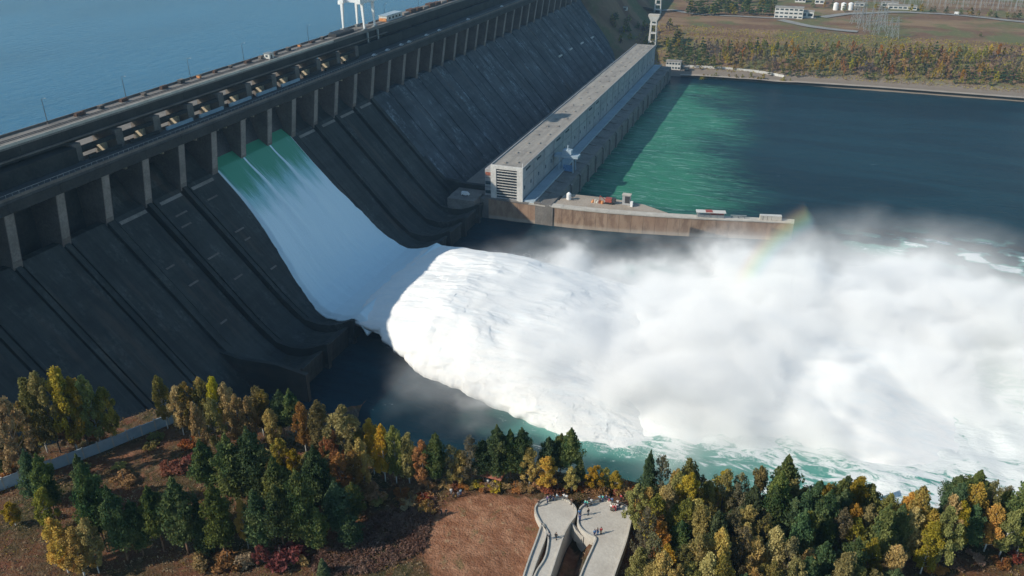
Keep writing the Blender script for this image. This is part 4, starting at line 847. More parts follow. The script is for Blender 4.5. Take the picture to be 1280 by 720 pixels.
# ================================================================ NEAR BANK: fence, lookout, people, stall
fe = thing('concrete_fence', 'pale concrete panel fence stepping along the left cliff edge', 'fence', (107, -143, 76))
a_, b_ = at(-60, 634, 77.2), at(228, 521, 77.2); L_ = np.hypot(*(b_-a_)[:2]); npan = int(L_/3.0); dd = (b_-a_)/npan; du = dd/np.linalg.norm(dd[:2]); nr = np.array([-du[1], du[0]])
for i in range(npan):
    p0 = a_+dd*i; p1 = a_+dd*(i+1); z0 = float(min(near_h(*p0[:2]), near_h(*p1[:2])))-.5; zt = float(near_h(*((p0+p1)/2)[:2]))+2.7+.12*(i % 2)
    q0, q1 = p0[:2]+du[:2]*.12, p1[:2]-du[:2]*.12
    MB().extr_z([tuple(q0-nr*.1), tuple(q1-nr*.1), tuple(q1+nr*.1), tuple(q0+nr*.1)], z0, zt).build('panel', 'fence_concrete' if False else 'blue_deck', fe)
    MB().extr_z([tuple(p0[:2]-nr*.17-du[:2]*.14), tuple(p0[:2]-nr*.17+du[:2]*.14), tuple(p0[:2]+nr*.17+du[:2]*.14), tuple(p0[:2]+nr*.17-du[:2]*.14)], z0, zt+.25).build('post', 'concrete_pale', fe)
ZP = 78.2
def W(pts, z=ZP): return [tuple(at(x, y, z)[:2]) for x, y in pts]
def smooth_poly(pts, it=2):
    for _ in range(it): pts = [q for a, b in zip(pts, pts[1:]+pts[:1]) for q in ((a[0]*.75+b[0]*.25, a[1]*.75+b[1]*.25), (a[0]*.25+b[0]*.75, a[1]*.25+b[1]*.75))]
    return pts
lobe1 = [(668,642),(668,633),(677,625),(690,624),(704,623),(714,628),(721,636),(721,645),(713,655),(706,668),(700,686),(688,722),(684,738),(662,738),(668,716),(680,700),(684,684),(685,666),(676,657)]
lobe2 = [(722,646),(723,636),(731,630),(743,627),(756,624),(766,630),(780,633),(788,638),(791,646),(788,658),(783,680),(771,712),(763,738),(718,738),(729,708),(741,682),(745,673),(738,671),(728,665),(721,656)]
armA = [(677,652),(683,662),(684,670),(676,690),(668,712),(660,738),(648,738),(660,700),(671,672)]
def platform(name, label, polys, hole=None):
    t = thing(name, label, 'viewing platform', tuple(at(*polys[0][0], 77)))
    for k_, pl in enumerate(polys):
        pw = W(smooth_poly(pl, 2)); MB().extr_z(pw, 73, ZP-.35-.01*k_).build('retaining_wall', 'concrete_viewing', t)
        ctr = np.mean(pw, 0); MB().extr_z([tuple(ctr+(np.array(q)-ctr)*1.0) for q in pw], ZP-.35-.01*k_, ZP-.01*k_).build('deck', 'concrete_viewing', t)
        n_ = len(pw); b = MB(); ar = sum(pw[i][0]*pw[(i+1) % n_][1]-pw[(i+1) % n_][0]*pw[i][1] for i in range(n_)); sg = 1 if ar > 0 else -1
        off = []
        for i in range(n_):
            p_, q_, r_ = (np.array(pw[(i+j) % n_]) for j in (-1, 0, 1)); d1 = (r_-p_)/np.linalg.norm(r_-p_); off.append(q_+sg*np.array([-d1[1], d1[0]])*.28)
        for i in range(n_):
            j = (i+1) % n_
            if polys is LOB2 and 700 < 0: continue
            b.extr_z([pw[i], pw[j], tuple(off[j]), tuple(off[i])], ZP-.02, ZP+.32)
        b.build('kerb_rim', 'concrete_pale', t)
    return t
LOB2 = [lobe2]
pf1 = platform('viewing_platform', 'left lobe of the pale concrete lookout with its forked ramp', [lobe1, armA])
pf2 = platform('viewing_platform', 'wide right lobe of the pale concrete lookout with its long broad ramp', LOB2)
st = thing('stairway', 'short concrete stairway between the two lobes of the lookout', 'stairs', tuple(at(720, 655, 77)))
s0, s1 = np.array(at(716, 652, 79)[:2]), np.array(at(727, 658, 79)[:2]); ud = np.array(at(700, 645, 79)[:2])-np.array(at(708, 660, 79)[:2]); ud = ud/np.linalg.norm(ud)
for i in range(6):
    a0 = s0-ud*1.1+(s1-s0)*i/6; a1 = s0-ud*1.1+(s1-s0)*(i+.86)/6; MB().extr_z([tuple(a0), tuple(a1), tuple(a1+ud*2.4), tuple(a0+ud*2.4)], 75, ZP-.15-.16*i).build('step', 'concrete_viewing', st)
# railings: thin posts and rail on the river side of each lobe
for lb, pl in (('thin grey railing round the river side of the left lobe', lobe1[1:8]), ('thin grey railing round the river side of the right lobe', lobe2[1:9])):
    t = thing('railing', lb, 'railing', tuple(at(*pl[0], ZP))); pw = [np.array(at(x, y, ZP)[:2]) for x, y in pl]
    ctr = sum(pw)/len(pw); pw = [q+(ctr-q)/np.linalg.norm(ctr-q)*.75 for q in pw]
    for a0, a1 in zip(pw[:-1], pw[1:]):
        MB().bar((*a0, ZP+1.05), (*a1, ZP+1.05), .035).build('rail', 'grey_steel', t); n_ = max(1, int(np.linalg.norm(a1-a0)/1.5))
        for k_ in range(n_): q = a0+(a1-a0)*k_/n_; MB().bar((*q, ZP-.05), (*q, ZP+1.05), .035).build('post', 'grey_steel', t)
t = thing('souvenir_stall', 'small dark stall with a reddish roof under the pines by the clearing', 'stall'); q = ray_ground(617, 603, near_h, 60, 400); t.location = q
for dx, dy in ((-1.8, -1.2), (1.8, -1.2), (-1.8, 1.2), (1.8, 1.2)): MB().bar((q[0]+dx, q[1]+dy, q[2]-.3), (q[0]+dx, q[1]+dy, q[2]+2.5), .08).build('post', 'pine_bark', t)
MB().poly([(q[0]-2.3, q[1]-1.7, q[2]+2.4), (q[0]+2.3, q[1]-1.7, q[2]+2.4), (q[0]+2.3, q[1]+1.7, q[2]+2.4), (q[0]-2.3, q[1]+1.7, q[2]+2.4), (q[0]-2.3, q[1], q[2]+3.3), (q[0]+2.3, q[1], q[2]+3.3)], [(0, 1, 5, 4), (2, 3, 4, 5), (0, 4, 3), (1, 2, 5), (0, 3, 2, 1)]).build('roof', 'rust_red', t)
MB().box(q[0]-1.7, q[0]+1.7, q[1]-1, q[1]-.5, q[2], q[2]+1).build('counter', 'grey_bark', t); MB().box(q[0]-1.7, q[0]+1.7, q[1]+1.05, q[1]+1.15, q[2], q[2]+2.3).build('back_panel', 'grey_bark', t)
# people
def skin_mesh(name, verts, edges, radii, mats, root=0, sub=1):
    me = bpy.data.meshes.new(name); me.from_pydata(verts, edges, []); o = bpy.data.objects.new(name, me); COL.objects.link(o)
    o.modifiers.new('s', 'SKIN'); me.skin_vertices[0]  if me.skin_vertices else None
    lay = me.skin_vertices[0].data
    for i, r in enumerate(radii): lay[i].radius = (r, r) if not isinstance(r, tuple) else r; lay[i].use_root = (i == root)
    sb = o.modifiers.new('u', 'SUBSURF'); sb.levels = sb.render_levels = sub
    dg = bpy.context.evaluated_depsgraph_get(); dg.update(); m2 = bpy.data.meshes.new_from_object(o.evaluated_get(dg)); bpy.data.objects.remove(o)
    m2.name = name; m2.materials.clear(); m2.materials.append(MATS[mats]); m2.polygons.foreach_set('use_smooth', [True]*len(m2.polygons)); return m2
mat('skin', plain((.50, .32, .24), .1), .6); mat('hair', plain((.06, .04, .03), .3), .7); mat('shoes', plain((.04, .035, .03), .3), .6)
for n_, c_ in dict(white=(.75, .75, .74), black=(.03, .03, .035), navy=(.04, .06, .16), blue=(.10, .25, .50), teal=(.08, .42, .36), red=(.48, .06, .07), pink=(.65, .30, .30), grey=(.22, .23, .25), brown=(.16, .10, .07), lightblue=(.40, .58, .70), purple=(.16, .08, .20)).items(): mat('cloth_'+n_, plain(c_, .12), .9)
def person_proto(pose):
    walk = {'stand': 0, 'walk': .17, 'lean': .05}[pose]; ln = .10 if pose == 'lean' else 0; arm = pose
    J = dict(pel=(0, 0, .95), wai=(ln*.3, 0, 1.1), che=(ln, 0, 1.33), nek=(ln*1.2, 0, 1.48), hd1=(ln*1.3+.01, 0, 1.60), hd2=(ln*1.3+.01, 0, 1.70))
    for s, sd in ((1, 'l'), (-1, 'r')):
        J['hip'+sd] = (0, .10*s, .90); J['kne'+sd] = (walk*s*.6+.03, .11*s, .50); J['ank'+sd] = (walk*s*(1.2 if s > 0 else 1.3), .11*s, .09); J['toe'+sd] = (J['ank'+sd][0]+.16, .12*s, .03)
        J['sho'+sd] = (ln, .19*s, 1.42); J['elb'+sd] = (ln-.04-walk*s*.6 if arm != 'lean' else ln+.16, .25*s, 1.14); J['wri'+sd] = (J['elb'+sd][0]+(.10 if arm != 'lean' else .2), .24*s, .90 if arm != 'lean' else 1.08)
        hx, hy, hz_ = J['wri'+sd]; J['pal'+sd] = (hx+.03, hy, hz_-.07 if arm != 'lean' else hz_-.01)
        for f_ in range(4): J[f'f{f_}'+sd] = (J['pal'+sd][0]+.03+.02*math.cos(f_), hy+(f_-1.5)*.02, J['pal'+sd][2]-.085+.008*abs(f_-1.5))
        J['th'+sd] = (J['pal'+sd][0]+.06, hy-.02*s, J['pal'+sd][2]-.03)
    rad = dict(pel=.15, wai=.13, che=.15, nek=.06, hd1=.095, hd2=.085); K = list(J)
    for sd in 'lr': rad.update({'hip'+sd: .10, 'kne'+sd: .065, 'ank'+sd: .045, 'toe'+sd: .04, 'sho'+sd: .065, 'elb'+sd: .045, 'wri'+sd: .03, 'pal'+sd: .035, 'th'+sd: .01, **{f'f{f_}'+sd: .009 for f_ in range(4)}})
    E_ = [('pel', 'wai'), ('wai', 'che'), ('che', 'nek'), ('nek', 'hd1'), ('hd1', 'hd2')]
    for sd in 'lr': E_ += [('pel', 'hip'+sd), ('hip'+sd, 'kne'+sd), ('kne'+sd, 'ank'+sd), ('ank'+sd, 'toe'+sd), ('che', 'sho'+sd), ('sho'+sd, 'elb'+sd), ('elb'+sd, 'wri'+sd), ('wri'+sd, 'pal'+sd), ('pal'+sd, 'th'+sd)]+[('pal'+sd, f'f{f_}'+sd) for f_ in range(4)]
    def sub(keys, grow, root, mt, nm):
        ks = [k for k in K if k in keys]; ix = {k: i for i, k in enumerate(ks)}
        return skin_mesh(nm, [J[k] for k in ks], [(ix[a], ix[b]) for a, b in E_ if a in ix and b in ix], [rad[k]*grow+.012*(grow > 1) for k in ks], mt, ix[root])
    out = [('body', sub(set(K), 1, 'pel', 'skin', 'body')), ('jacket', sub({'pel', 'wai', 'che', 'shol', 'shor', 'elbl', 'elbr', 'wril', 'wrir'}, 1.12, 'che', 'cloth_grey', 'jacket')), ('trousers', sub({'pel', 'hipl', 'hipr', 'knel', 'kner', 'ankl', 'ankr'}, 1.12, 'pel', 'cloth_navy', 'trousers'))]
    b = bmesh.new(); bmesh.ops.create_uvsphere(b, u_segments=10, v_segments=7, radius=.112)
    for v_ in b.verts: v_.co = Vector((v_.co.x*1.05-.018, v_.co.y*.92, v_.co.z))+Vector(J['hd2'])+Vector((0, 0, .005))
    bmesh.ops.delete(b, geom=[v_ for v_ in b.verts if v_.co.x > J['hd2'][0]+.05 and v_.co.z < J['hd2'][2]+.03], context='VERTS'); hm = bpy.data.meshes.new('hair'); b.to_mesh(hm); hm.materials.append(MATS['hair']); out.append(('hair', hm))
    nb_ = MB().bar((J['hd1'][0]+.09, 0, 1.64), (J['hd1'][0]+.125, 0, 1.615), .018, .014, 5); nm_ = bpy.data.meshes.new('nose'); nm_.from_pydata(nb_.v, [], nb_.f); nm_.materials.append(MATS['skin']); out.append(('nose', nm_))
    for sd in 'lr': q_ = J['ank'+sd]; s_ = MB().box(q_[0]-.08, q_[0]+.2, q_[1]-.055, q_[1]+.055, 0, .1); sm_ = bpy.data.meshes.new('shoe'); sm_.from_pydata(s_.v, [], s_.f); sm_.materials.append(MATS['shoes']); out.append(('shoe', sm_))
    return out
POSES = {k_: person_proto(k_) for k_ in ('stand', 'walk', 'lean')}
from math import atan2
def inside(p, poly):
    c = False; n = len(poly); x, y = p
    for i in range(n):
        (x1, y1), (x2, y2) = poly[i], poly[i-1]
        if (y1 > y) != (y2 > y) and x < (x2-x1)*(y-y1)/(y2-y1)+x1: c = not c
    return c
PW1, PW2 = W(smooth_poly(lobe1)), W(smooth_poly(lobe2))
def person(x, y, jac, tro, lab, pose='stand', face=None):
    q = at(x, y, ZP)
    if x > 660 and not (inside(q[:2], PW1) or inside(q[:2], PW2)) and not lab.endswith(('the lookout', 'right end')):
        c_ = np.mean(PW1 if x < 721 else W([(730, 640), (770, 636), (750, 655)]), 0)
        for k_ in range(40):
            q[:2] = q[:2]+(c_-q[:2])*.03
            if inside(q[:2], PW1) or inside(q[:2], PW2): q[:2] = q[:2]+(c_-q[:2])*.05; break
    if not (inside(q[:2], PW1) or inside(q[:2], PW2)): q = ray_ground(x, y, near_h, 60, 420)
    e = thing('person', lab, 'person', (q[0], q[1], q[2]+.01), 'visitors at the lookout'); e.rotation_euler.z = face if face is not None else rt.uniform(.6, 2.6)
    for n_, m_ in POSES[pose]:
        c = bpy.data.objects.new(n_, m_); COL.objects.link(c); c.parent = e
        if n_ in ('jacket', 'trousers'):
            c.material_slots[0].link = 'OBJECT'; c.material_slots[0].material = MATS['cloth_'+(jac if n_ == 'jacket' else tro)]
for a in [(673.5,633,'black','grey','person in a black jacket at the far left rim of the left lobe','lean'),(684,627.5,'purple','navy','person in dark purple, first of the group on the left lobe rim','lean'),(688,626.5,'navy','black','person in a navy jacket in the group on the left lobe rim','lean'),
    (691.5,626,'black','navy','person in black, third of the group on the left lobe rim','stand'),(695.5,625,'lightblue','grey','person in pale blue at the right end of the left lobe group','lean'),(705,625,'white','black','person in a bright white jacket on the left lobe rim','lean'),(708,626,'white','brown','second person in white on the left lobe rim','stand'),(714,631,'brown','brown','person in brown at the right shoulder of the left lobe','stand'),
    (686,674,'grey','black','person walking on the left ramp, left of a pair','walk'),(695,674,'black','black','person in black walking on the left ramp, right of a pair','walk'),(724,645,'blue','navy','person in blue at the gap between the two lobes','stand'),(724.5,651,'navy','navy','person in navy at the head of the stairway','stand'),
    (731,633,'teal','navy','person in a teal coat at the left rim of the right lobe','lean'),(734,633.5,'teal','black','second teal-coated person on the right lobe','stand'),(739,631,'white','grey','person in white behind the teal coats','stand'),(736,629,'black','black','person in black behind the teal coats','stand'),(735,644,'black','grey','lone person standing on the open deck of the right lobe','stand'),
    (750,627,'lightblue','black','person in light blue at the middle of the right rim','lean'),(753,627,'teal','navy','person in green beside the light blue one on the right rim','lean'),(757,626.5,'navy','black','person in navy at the middle of the right rim','lean'),(761,628,'black','red','person in black with red trousers on the right rim','stand'),(765,630,'blue','black','person in blue on the right rim','lean'),
    (763.5,638,'white','brown','person with a white top and brown trousers in the red group','stand'),(766,639,'red','brown','person in red at the front of the red group','stand'),(769,638.5,'pink','red','person in pink in the red group','stand'),(771,637,'white','navy','person in white behind the red group','stand'),(774,636,'black','navy','person in black right of the red group','stand'),(772,633,'white','black','white-topped person at the right shoulder of the lookout','lean'),
    (743,670,'blue','navy','person in blue on the lower left rim of the right lobe','stand'),(747,669,'navy','blue','person in navy crouching by the lower rim of the right lobe','lean'),(751,667.5,'red','brown','person in red on the ramp beside two in blue','stand'),(776,626,'red','black','person in red on the bank behind the lookout','stand'),(781,625,'black','black','person in black on the bank behind the lookout','stand'),(787,629,'navy','grey','person in navy on the bank at the right end','stand'),
    (564,618,'white','grey','person in white, tallest of the group on the clearing','stand'),(567,623,'brown','black','person in brown on the clearing','stand'),(573,622,'grey','grey','person in grey on the clearing','stand'),(576,619,'lightblue','navy','person in pale blue on the clearing','stand'),(552,644,'black','black','left one of two dark figures walking on the clearing','walk'),(558,644,'black','brown','right one of two dark figures walking on the clearing','walk'),
    (610,606,'white','grey','person in white beside the stall','stand'),(634,603,'grey','black','person in grey right of the stall','stand')]:
    person(*a)
# ================================================================ FAR BANK
def far_pt(x, y): return ray_ground(x, y, far_h, 700, 2400)
def ribbon(name, m_, pxs, wid, hf=far_h, lift=.25):
    P_ = np.array([far_pt(*q)[:2] for q in pxs]); d = np.r_[0, np.cumsum(np.hypot(*np.diff(P_, axis=0).T))]; n = int(d[-1]/6)+2; t = np.linspace(0, d[-1], n)
    c = np.stack([np.interp(t, d, P_[:, 0]), np.interp(t, d, P_[:, 1])], 1)
    for _ in range(8): c[1:-1] = (c[:-2]+2*c[1:-1]+c[2:])/4
    tn = np.gradient(c, axis=0); tn /= np.linalg.norm(tn, axis=1)[:, None]; nn = np.stack([-tn[:, 1], tn[:, 0]], 1)
    rows = [c+nn*w_ for w_ in np.linspace(-wid/2, wid/2, 5)]; V = []
    for r_ in rows: V.append(np.stack([r_[:, 0], r_[:, 1], hf(r_[:, 0], r_[:, 1])+lift], 1))
    V = np.stack(V, 1); zz = V[:, :, 2].max(1); V[:, :, 2] = zz[:, None]; k_ = V.shape[1]; idx = np.arange(n*k_).reshape(n, k_)
    Fq = np.stack([idx[:-1, :-1], idx[1:, :-1], idx[1:, 1:], idx[:-1, 1:]], -1).reshape(-1, 4)
    o = bpy.data.objects.new(name, npmesh(name, V.reshape(-1, 3), Fq[:, ::-1], m_)); COL.objects.link(o); o['kind'] = 'structure'; return o
ribbon('far_road', 'far_road', [(806,13),(826,13),(842,11.5),(852,16),(880,18.5),(930,21),(975,23),(1000,22.5),(1020,23)], 9)
ribbon('far_road', 'far_road', [(975,25),(1010,33),(1040,37),(1072,40)], 14)
ribbon('far_road', 'far_road', [(1028,22),(1060,17),(1130,15),(1200,19),(1290,29)], 13)
ribbon('bank_track', 'earth_road', [(850,97),(900,100),(980,106),(1100,110),(1290,126)], 7, lift=.35)
bc = at(1000, 22, 38)
def blg(name, label, cat, x, y, w_, d_, h_, m_='plaster_white', roof='roof_felt', floors=1, rot=0.0, nb_=4):
    q = far_pt(x, y); t = thing(name, label, cat, (q[0], q[1], q[2]-.5), rz=rot)
    MB().box(-w_/2, w_/2, 0, d_, 0, h_).build('wall', m_, t, True); MB().box(-w_/2-.4, w_/2+.4, -.4, d_+.4, h_, h_+.6).build('roof', roof, t, True)
    for f_ in range(floors):
        for i in range(nb_): x0 = -w_/2+w_*(i+.15)/nb_; MB().box(x0, x0+w_*.7/nb_, -.12, .05, h_*(f_+.35)/floors, h_*(f_+.75)/floors).build('window', 'window_glass', t, True)
    return t
blg('office_building', 'white three-storey office block with dark window bands beyond the far meadow', 'building', 985, 23, 34, 14, 13, floors=3, nb_=6)
blg('office_building', 'lower white wing with dark doors right of the office block', 'building', 1008, 22.5, 16, 12, 8, floors=1, nb_=2)
blg('workshop', 'long low white workshop beyond the pylons', 'building', 1128, 12, 34, 12, 5, nb_=6); blg('workshop', 'pale shed behind the long white workshop', 'building', 1112, 9, 20, 10, 6, nb_=3)
blg('workshop', 'small white roofed house left of the storage tanks', 'building', 1000, 3, 14, 10, 7, nb_=3); blg('workshop', 'small white shed right of the storage tanks', 'building', 1074, 8, 12, 8, 5, nb_=2); blg('workshop', 'small white house at the top edge of the picture', 'building', 1024, 5, 12, 9, 6, nb_=2)
blg('pump_house', 'two-storey white pump house on the quay at the powerhouse end', 'building', 841, 87, 16, 9, 9, floors=2, nb_=5)
blg('guard_hut', 'dark little hut on the quay beside the white wall', 'building', 858, 89, 4.5, 4, 5, 'dark_steel', nb_=1); blg('gate_house', 'tiny pale gate house in the shade at the dam end', 'building', 781, 13, 5, 4, 4, nb_=1)
for i, x_ in enumerate((1044, 1053.5, 1062.5)):
    q = far_pt(x_, 12.5); t = thing('storage_tank', f'white upright storage tank beyond the meadow, {names[i]} of three from the left', 'tank', tuple(q), 'white tanks beyond the meadow')
    MB().bar((0, 0, -1), (0, 0, 8.5), 3.1, 3.1, 14).bar((0, 0, 8.5), (0, 0, 9.6), 3.1, .5, 14).build('shell', 'white_paint', t, True); MB().bar((3.2, -.6, 0), (3.2, -.6, 9), .15).build('ladder', 'grey_steel', t, True)
q0 = [far_pt(*p_) for p_ in [(853,84),(880,85),(910,87),(940,90),(966,94),(980,97)]]; t = thing('quay_wall', 'long low white wall running along the far bank from the powerhouse', 'wall', tuple(q0[0]))
for a0, a1 in zip(q0[:-1], q0[1:]):
    n_ = max(1, int(np.hypot(*(a1-a0)[:2])/6))
    for k_ in range(n_):
        p0, p1 = a0+(a1-a0)*k_/n_, a0+(a1-a0)*(k_+.96)/n_; MB().extr_z([tuple(p0[:2]), tuple(p1[:2]), (p1[0], p1[1]+.5), (p0[0], p0[1]+.5)], min(p0[2], p1[2])-1, max(p0[2], p1[2])+2.3).build('panel', 'plaster_white', t)
def tower(name, label, x, y, hpx, wpx, cap):
    q = far_pt(x, y); dep = (q-CAM)@CF; h = hpx*dep/1000/.87; w_ = wpx*dep/1000; t = thing(name, label, 'tower', (q[0], q[1], q[2]-1)); s_ = w_*.5
    for sx in (-1, 1):
        for sy in (-1, 1): MB().bar((sx*s_, sy*s_*.8, 0), (sx*s_*.72, sy*s_*.6, h*.82), w_*.09, w_*.075, 4).build('leg', 'plaster_white', t, True)
    for k_ in range(3): z_ = h*(.2+.25*k_); MB().box(-s_*.95, s_*.95, -s_*.75, s_*.75, z_, z_+h*.035).build('cross_beam', 'plaster_white', t, True)
    MB().poly([(-s_*.8, -s_*.7, h*.8), (s_*.8, -s_*.7, h*.8), (s_*.8, s_*.7, h*.8), (-s_*.8, s_*.7, h*.8), (-s_*cap, -s_, h*.95), (s_*cap, -s_, h*.95), (s_*cap, s_, h*.95), (-s_*cap, s_, h*.95)], [(0, 3, 2, 1), (0, 1, 5, 4), (1, 2, 6, 5), (2, 3, 7, 6), (3, 0, 4, 7), (4, 5, 6, 7)]).build('cap', 'plaster_white', t, True)
    MB().box(-s_*cap, s_*cap, -s_, s_, h*.95, h).build('platform', 'concrete_pale', t, True); return t
tower('trestle_tower', 'tall white trestle tower rising behind the far end of the powerhouse', 815, 60, 36, 9, 1.5); tower('trestle_tower', 'white tower with a box head above the trestle tower, touching the frame top', 822, 16, 20, 8, 1.3)
# lattice pylons
def pylon(h):
    t = thing('lattice_pylon', 'x', 'pylon'); s_ = h*.14
    for sx in (-1, 1):
        for sy in (-1, 1): MB().bar((sx*s_, sy*s_, -.5), (sx*.35, sy*.35, h), .28, .16, 4).build('leg', 'lattice_steel', t, True)
    b = MB()
    for k_ in range(5):
        z0, z1 = h*k_/6, h*(k_+1)/6; r0, r1 = s_*(1-z0/h)+.3, s_*(1-z1/h)+.3
        for sx, sy, ex_, ey in ((-1, -1, 1, -1), (1, -1, 1, 1), (1, 1, -1, 1), (-1, 1, -1, -1)): b.bar((sx*r0, sy*r0, z0), (ex_*r1, ey*r1, z1), .13, .13, 3)
    b.build('bracing', 'lattice_steel', t, True)
    for z_ in (.72, .84, .95): MB().bar((-h*.22*(1.3-z_*.6), 0, h*z_), (h*.22*(1.3-z_*.6), 0, h*z_), .22, .22, 4).build('cross_arm', 'lattice_steel', t, True)
    return t
base_py = None; sp = [(1067,27),(1075,33),(1083,38),(1094,41),(1101,37),(1071,24),(1088,30),(1111,44),(1118,46),(1078,26),(1097,28),(1105,33)]
for i, (x_, y_) in enumerate(sorted(sp)):
    q = far_pt(x_, y_+2)
    if base_py is None: base_py = pylon(26); o = base_py; o.location = q
    else: o = copy_tree(base_py, q, 0, rt.uniform(.8, 1.05))
    o.rotation_euler.z = .3; tag(o, f'grey lattice pylon in the cluster on the far bank, {names[i]} from the left', 'pylon', 'lattice pylons on the far bank')
pg = None; kk = 0
for row, y_ in enumerate((8, 4.5, 1.5)):
    for x_ in range(1080 if row else 1100, 1280, 22):
        q = far_pt(x_+5*row, y_+(x_-1080)*.035)
        if pg is None:
            pg = thing('switchyard_portal', 'x', 'portal'); 
            for sx in (-7, 7): MB().bar((sx-1, 0, -1), (sx, 0, 14), .22, .2, 4).build('column', 'lattice_steel', pg, True); MB().bar((sx+1, 0, -1), (sx, 0, 14), .22, .2, 4).build('column', 'lattice_steel', pg, True)
            MB().bar((-8, 0, 13.6), (8, 0, 13.6), .35, .35, 4).build('beam', 'lattice_steel', pg, True); o = pg; o.location = q
        else: o = copy_tree(pg, q, 0)
        tag(o, 'thin grey steel portal of the switchyard at the top right edge', 'portal', 'switchyard portals'); kk += 1
t = thing('parked_truck', 'small white truck on the far road before the tree row', 'truck', tuple(far_pt(1196, 18.5)+np.array([0, 0, .4])))
MB().box(-3, 2, -1.2, 1.2, .6, 3.2).build('cargo_box', 'white_paint', t, True); MB().box(2.2, 4, -1.1, 1.1, .6, 2.5).build('cab', 'white_paint', t, True)
for x_ in (-2, 3): MB().bar((x_, -1.25, .5), (x_, 1.25, .5), .5, .5, 8).build('wheel', 'rubber', t, True)
# trees of the far bank
FAR = []
def far_tree(x, y, h, style, wide=1.2):
    q = far_pt(x, y)
    if style == 'pine' and h > 12: wide *= .9
    e = plant(style, (q[0], q[1], q[2]-.3), h, rt.randrange(2), .12, wide); FAR.append((e, style, x, y)); return e
rr = random.Random(77)
for j in range(290):
    x_ = 832+(j*0.61803 % 1)*455; f_ = ((j*0.7548) % 1)*.92+rr.uniform(0, .08); y_ = np.interp(x_, [830, 1000, 1280], [56, 60, 68])*(1-f_)+np.interp(x_, [830, 1000, 1280], [86, 99, 113])*f_
    k = vnoise(x_*1.0, y_*2.0, 34); k2 = vnoise(x_+900, y_*2.0, 28)
    if f_ > .86 and x_ > 960: st = 'pine' if rr.random() < .75 else 'olive'
    elif k > .62: st = rr.choice(['bare', 'bare', 'bare', 'sparse'])
    elif k > .45: st = rr.choice(['oliveb', 'gold', 'russet', 'olive'])
    else: st = rr.choice(['pine', 'olive', 'oliveb', 'orange' if k2 > .5 else 'gold'])
    if x_ < 880 and rr.random() < .6: st = 'pine'
    far_tree(x_, y_, rr.uniform(9, 14.5)*(.7 if f_ > .86 else 1), st, 1.0)
for j in range(75): far_tree(rr.uniform(856, 970), rr.uniform(2, 20), rr.uniform(11, 17), 'pine' if rr.random() < .85 else 'olive', 1.3)
for j in range(24): far_tree(rr.uniform(872, 990), rr.uniform(96, 103), rr.uniform(3, 6), 'olive', 1.6)
for x_ in [1138, 1151, 1163, 1167, 1182, 1200, 1212, 1222, 1236, 1244, 1258, 1266, 1272, 1094, 1103, 1040, 1055, 1016, 1030]: far_tree(x_, np.interp(x_, [1000, 1100, 1280], [19 if x_ > 1050 else 9, 12, 25]), rr.uniform(7, 11), rr.choice(['pine', 'olive', 'pine', 'oliveb']), 1.5)
for j in range(22): far_tree(rr.uniform(758, 808), rr.uniform(20, 62), rr.uniform(6, 10), rr.choice(['pine', 'olive', 'bare']), 1.4)
for j in range(18): far_tree(rr.uniform(806, 850), rr.uniform(34, 70), rr.uniform(7, 12), rr.choice(['pine', 'olive', 'bare', 'oliveb']), 1.4)
far_tree(1225, 46, 5, 'pine', 1.6)
fz = lambda x, y: 'in the shade of the dam end' if x < 812 else ('beyond the far meadow' if y < 30 else ('low on the far quay slope' if y > 92 and x < 995 else ('on the left part of the far slope' if x < 980 else ('on the middle of the far slope' if x < 1130 else 'on the right part of the far slope'))))
fd = {}
for e, st, x, y in FAR: fd.setdefault((st, fz(x, y)), []).append((x, e))
for (st, z_), L in fd.items():
    for i, (x, e) in enumerate(sorted(L, key=lambda q: q[0])):
        w_ = z_.replace('on the left part of the', 'on left').replace('on the middle of the', 'on mid').replace('on the right part of the', 'on right').replace('in the shade of the', 'in shade of').replace('low on the far', 'on far')
        many = len(L) > 20
        tag(e, f'small {PHR[st]} {z_}' if many or len(L) == 1 else f'{ORD[i]} small {PHR[st]} from the left {w_}', 'tree', f'{PHR[st]}s {z_}'.replace('birchs', 'birches'))
def fs(rg, n):
    return np.stack([rg.uniform(60, 620, n), rg.uniform(676, 800, n)], 1)
scatter('bank_scrub', fs, 9000, far_h, 'heath_leaves', .9, 1.6, 5, 8, 1.2)
scatter('bank_brush', fs, 4500, far_h, 'olive_leaves', .9, 1.8, 5, 9, 1.2)

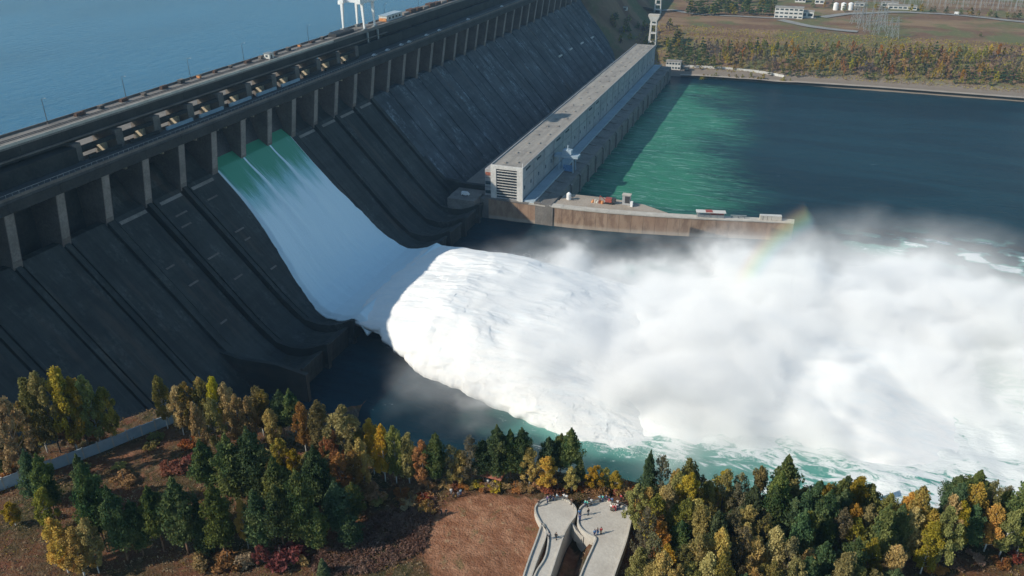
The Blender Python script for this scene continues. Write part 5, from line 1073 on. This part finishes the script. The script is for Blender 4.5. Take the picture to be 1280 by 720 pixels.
# ---------------------------------------------------------------- rainbow in the spray and the air itself
def rainbow_mat():
    m = volume_mat('rainbow', 1.0, (1, 1, 1)); g = G(m.node_tree); pv = [n for n in g.n if n.type == 'PRINCIPLED_VOLUME'][0]
    u_ = g.node('ShaderNodeAttribute', attribute_name='density').outputs['Fac']; x, y, z = g.xyz(g.pos(True))
    r = g.m('SQRT', g.add(g.mul(x, x), g.mul(z, z))); k = g.m('DIVIDE', g.sub(r, 57.5), 14.0)
    cr = g.node('ShaderNodeValToRGB'); e = cr.color_ramp.elements
    for i, (p_, c_) in enumerate([(0, (.45, .45, 1)), (.3, (.45, .9, .9)), (.48, (.6, 1, .5)), (.64, (1, .95, .4)), (.8, (1, .6, .3)), (1, (1, .35, .3))]):
        q_ = e[i] if i < 2 else e.new(p_); q_.position = p_; q_.color = (*c_, 1)
    g.put(cr.inputs[0], k); g.l.new(cr.outputs[0], pv.inputs['Color'])
    d = g.mul(g.ss(k, 0, .35), g.ss(k, 1.0, .65)); pv.inputs['Density'].default_value = 0; g.put(pv.inputs['Density'], g.mul(d, .016)); return m
# arc in a vertical plane inside the spray; its centre lies below and to the right, radius 60-69 m
def atY(px, py, Y):
    r = CF+CR*(px-640)/1000+CU*(360-py)/1000; return CAM+(Y-CAM[1])/r[1]*r
mr = rainbow_mat(); P0_, P1_ = atY(938, 345, 128), atY(1002, 278, 128); RB = MB(); mid = (P0_+P1_)/2; hd = (P1_-P0_)/2; hl = np.linalg.norm(hd); pd = np.array([hd[2], 0, -hd[0]])/hl
cen = Vector(mid+pd*math.sqrt(64**2-hl**2)); ac = math.atan2(-pd[2], -pd[0]); hs = math.asin(hl/64)*1.25
for i in range(15):
    a0 = ac+hs*(i/7-1)
    for r_ in (57, 72):
        for yy in (-7, 7): RB.v.append((cen.x+r_*math.cos(a0), cen.y+yy, cen.z+r_*math.sin(a0)))
for i in range(14):
    q_ = i*4; RB.f += [(q_, q_+4, q_+5, q_+1), (q_+2, q_+3, q_+7, q_+6), (q_, q_+2, q_+6, q_+4), (q_+1, q_+5, q_+7, q_+3)]
RB.f += [(0, 1, 3, 2), (56, 58, 59, 57)]
rb = RB.build('rainbow', mr); rb.data.transform(Matrix.Translation(-cen)); rb.location = cen; tag(rb, kind='stuff')
hz_m = volume_mat('haze', .00007, (.40, .68, 1.0)); hz_o = MB().box(-1600, 2500, -1600, 2700, -8, 210).build('haze', hz_m); hz_o['kind'] = 'stuff'
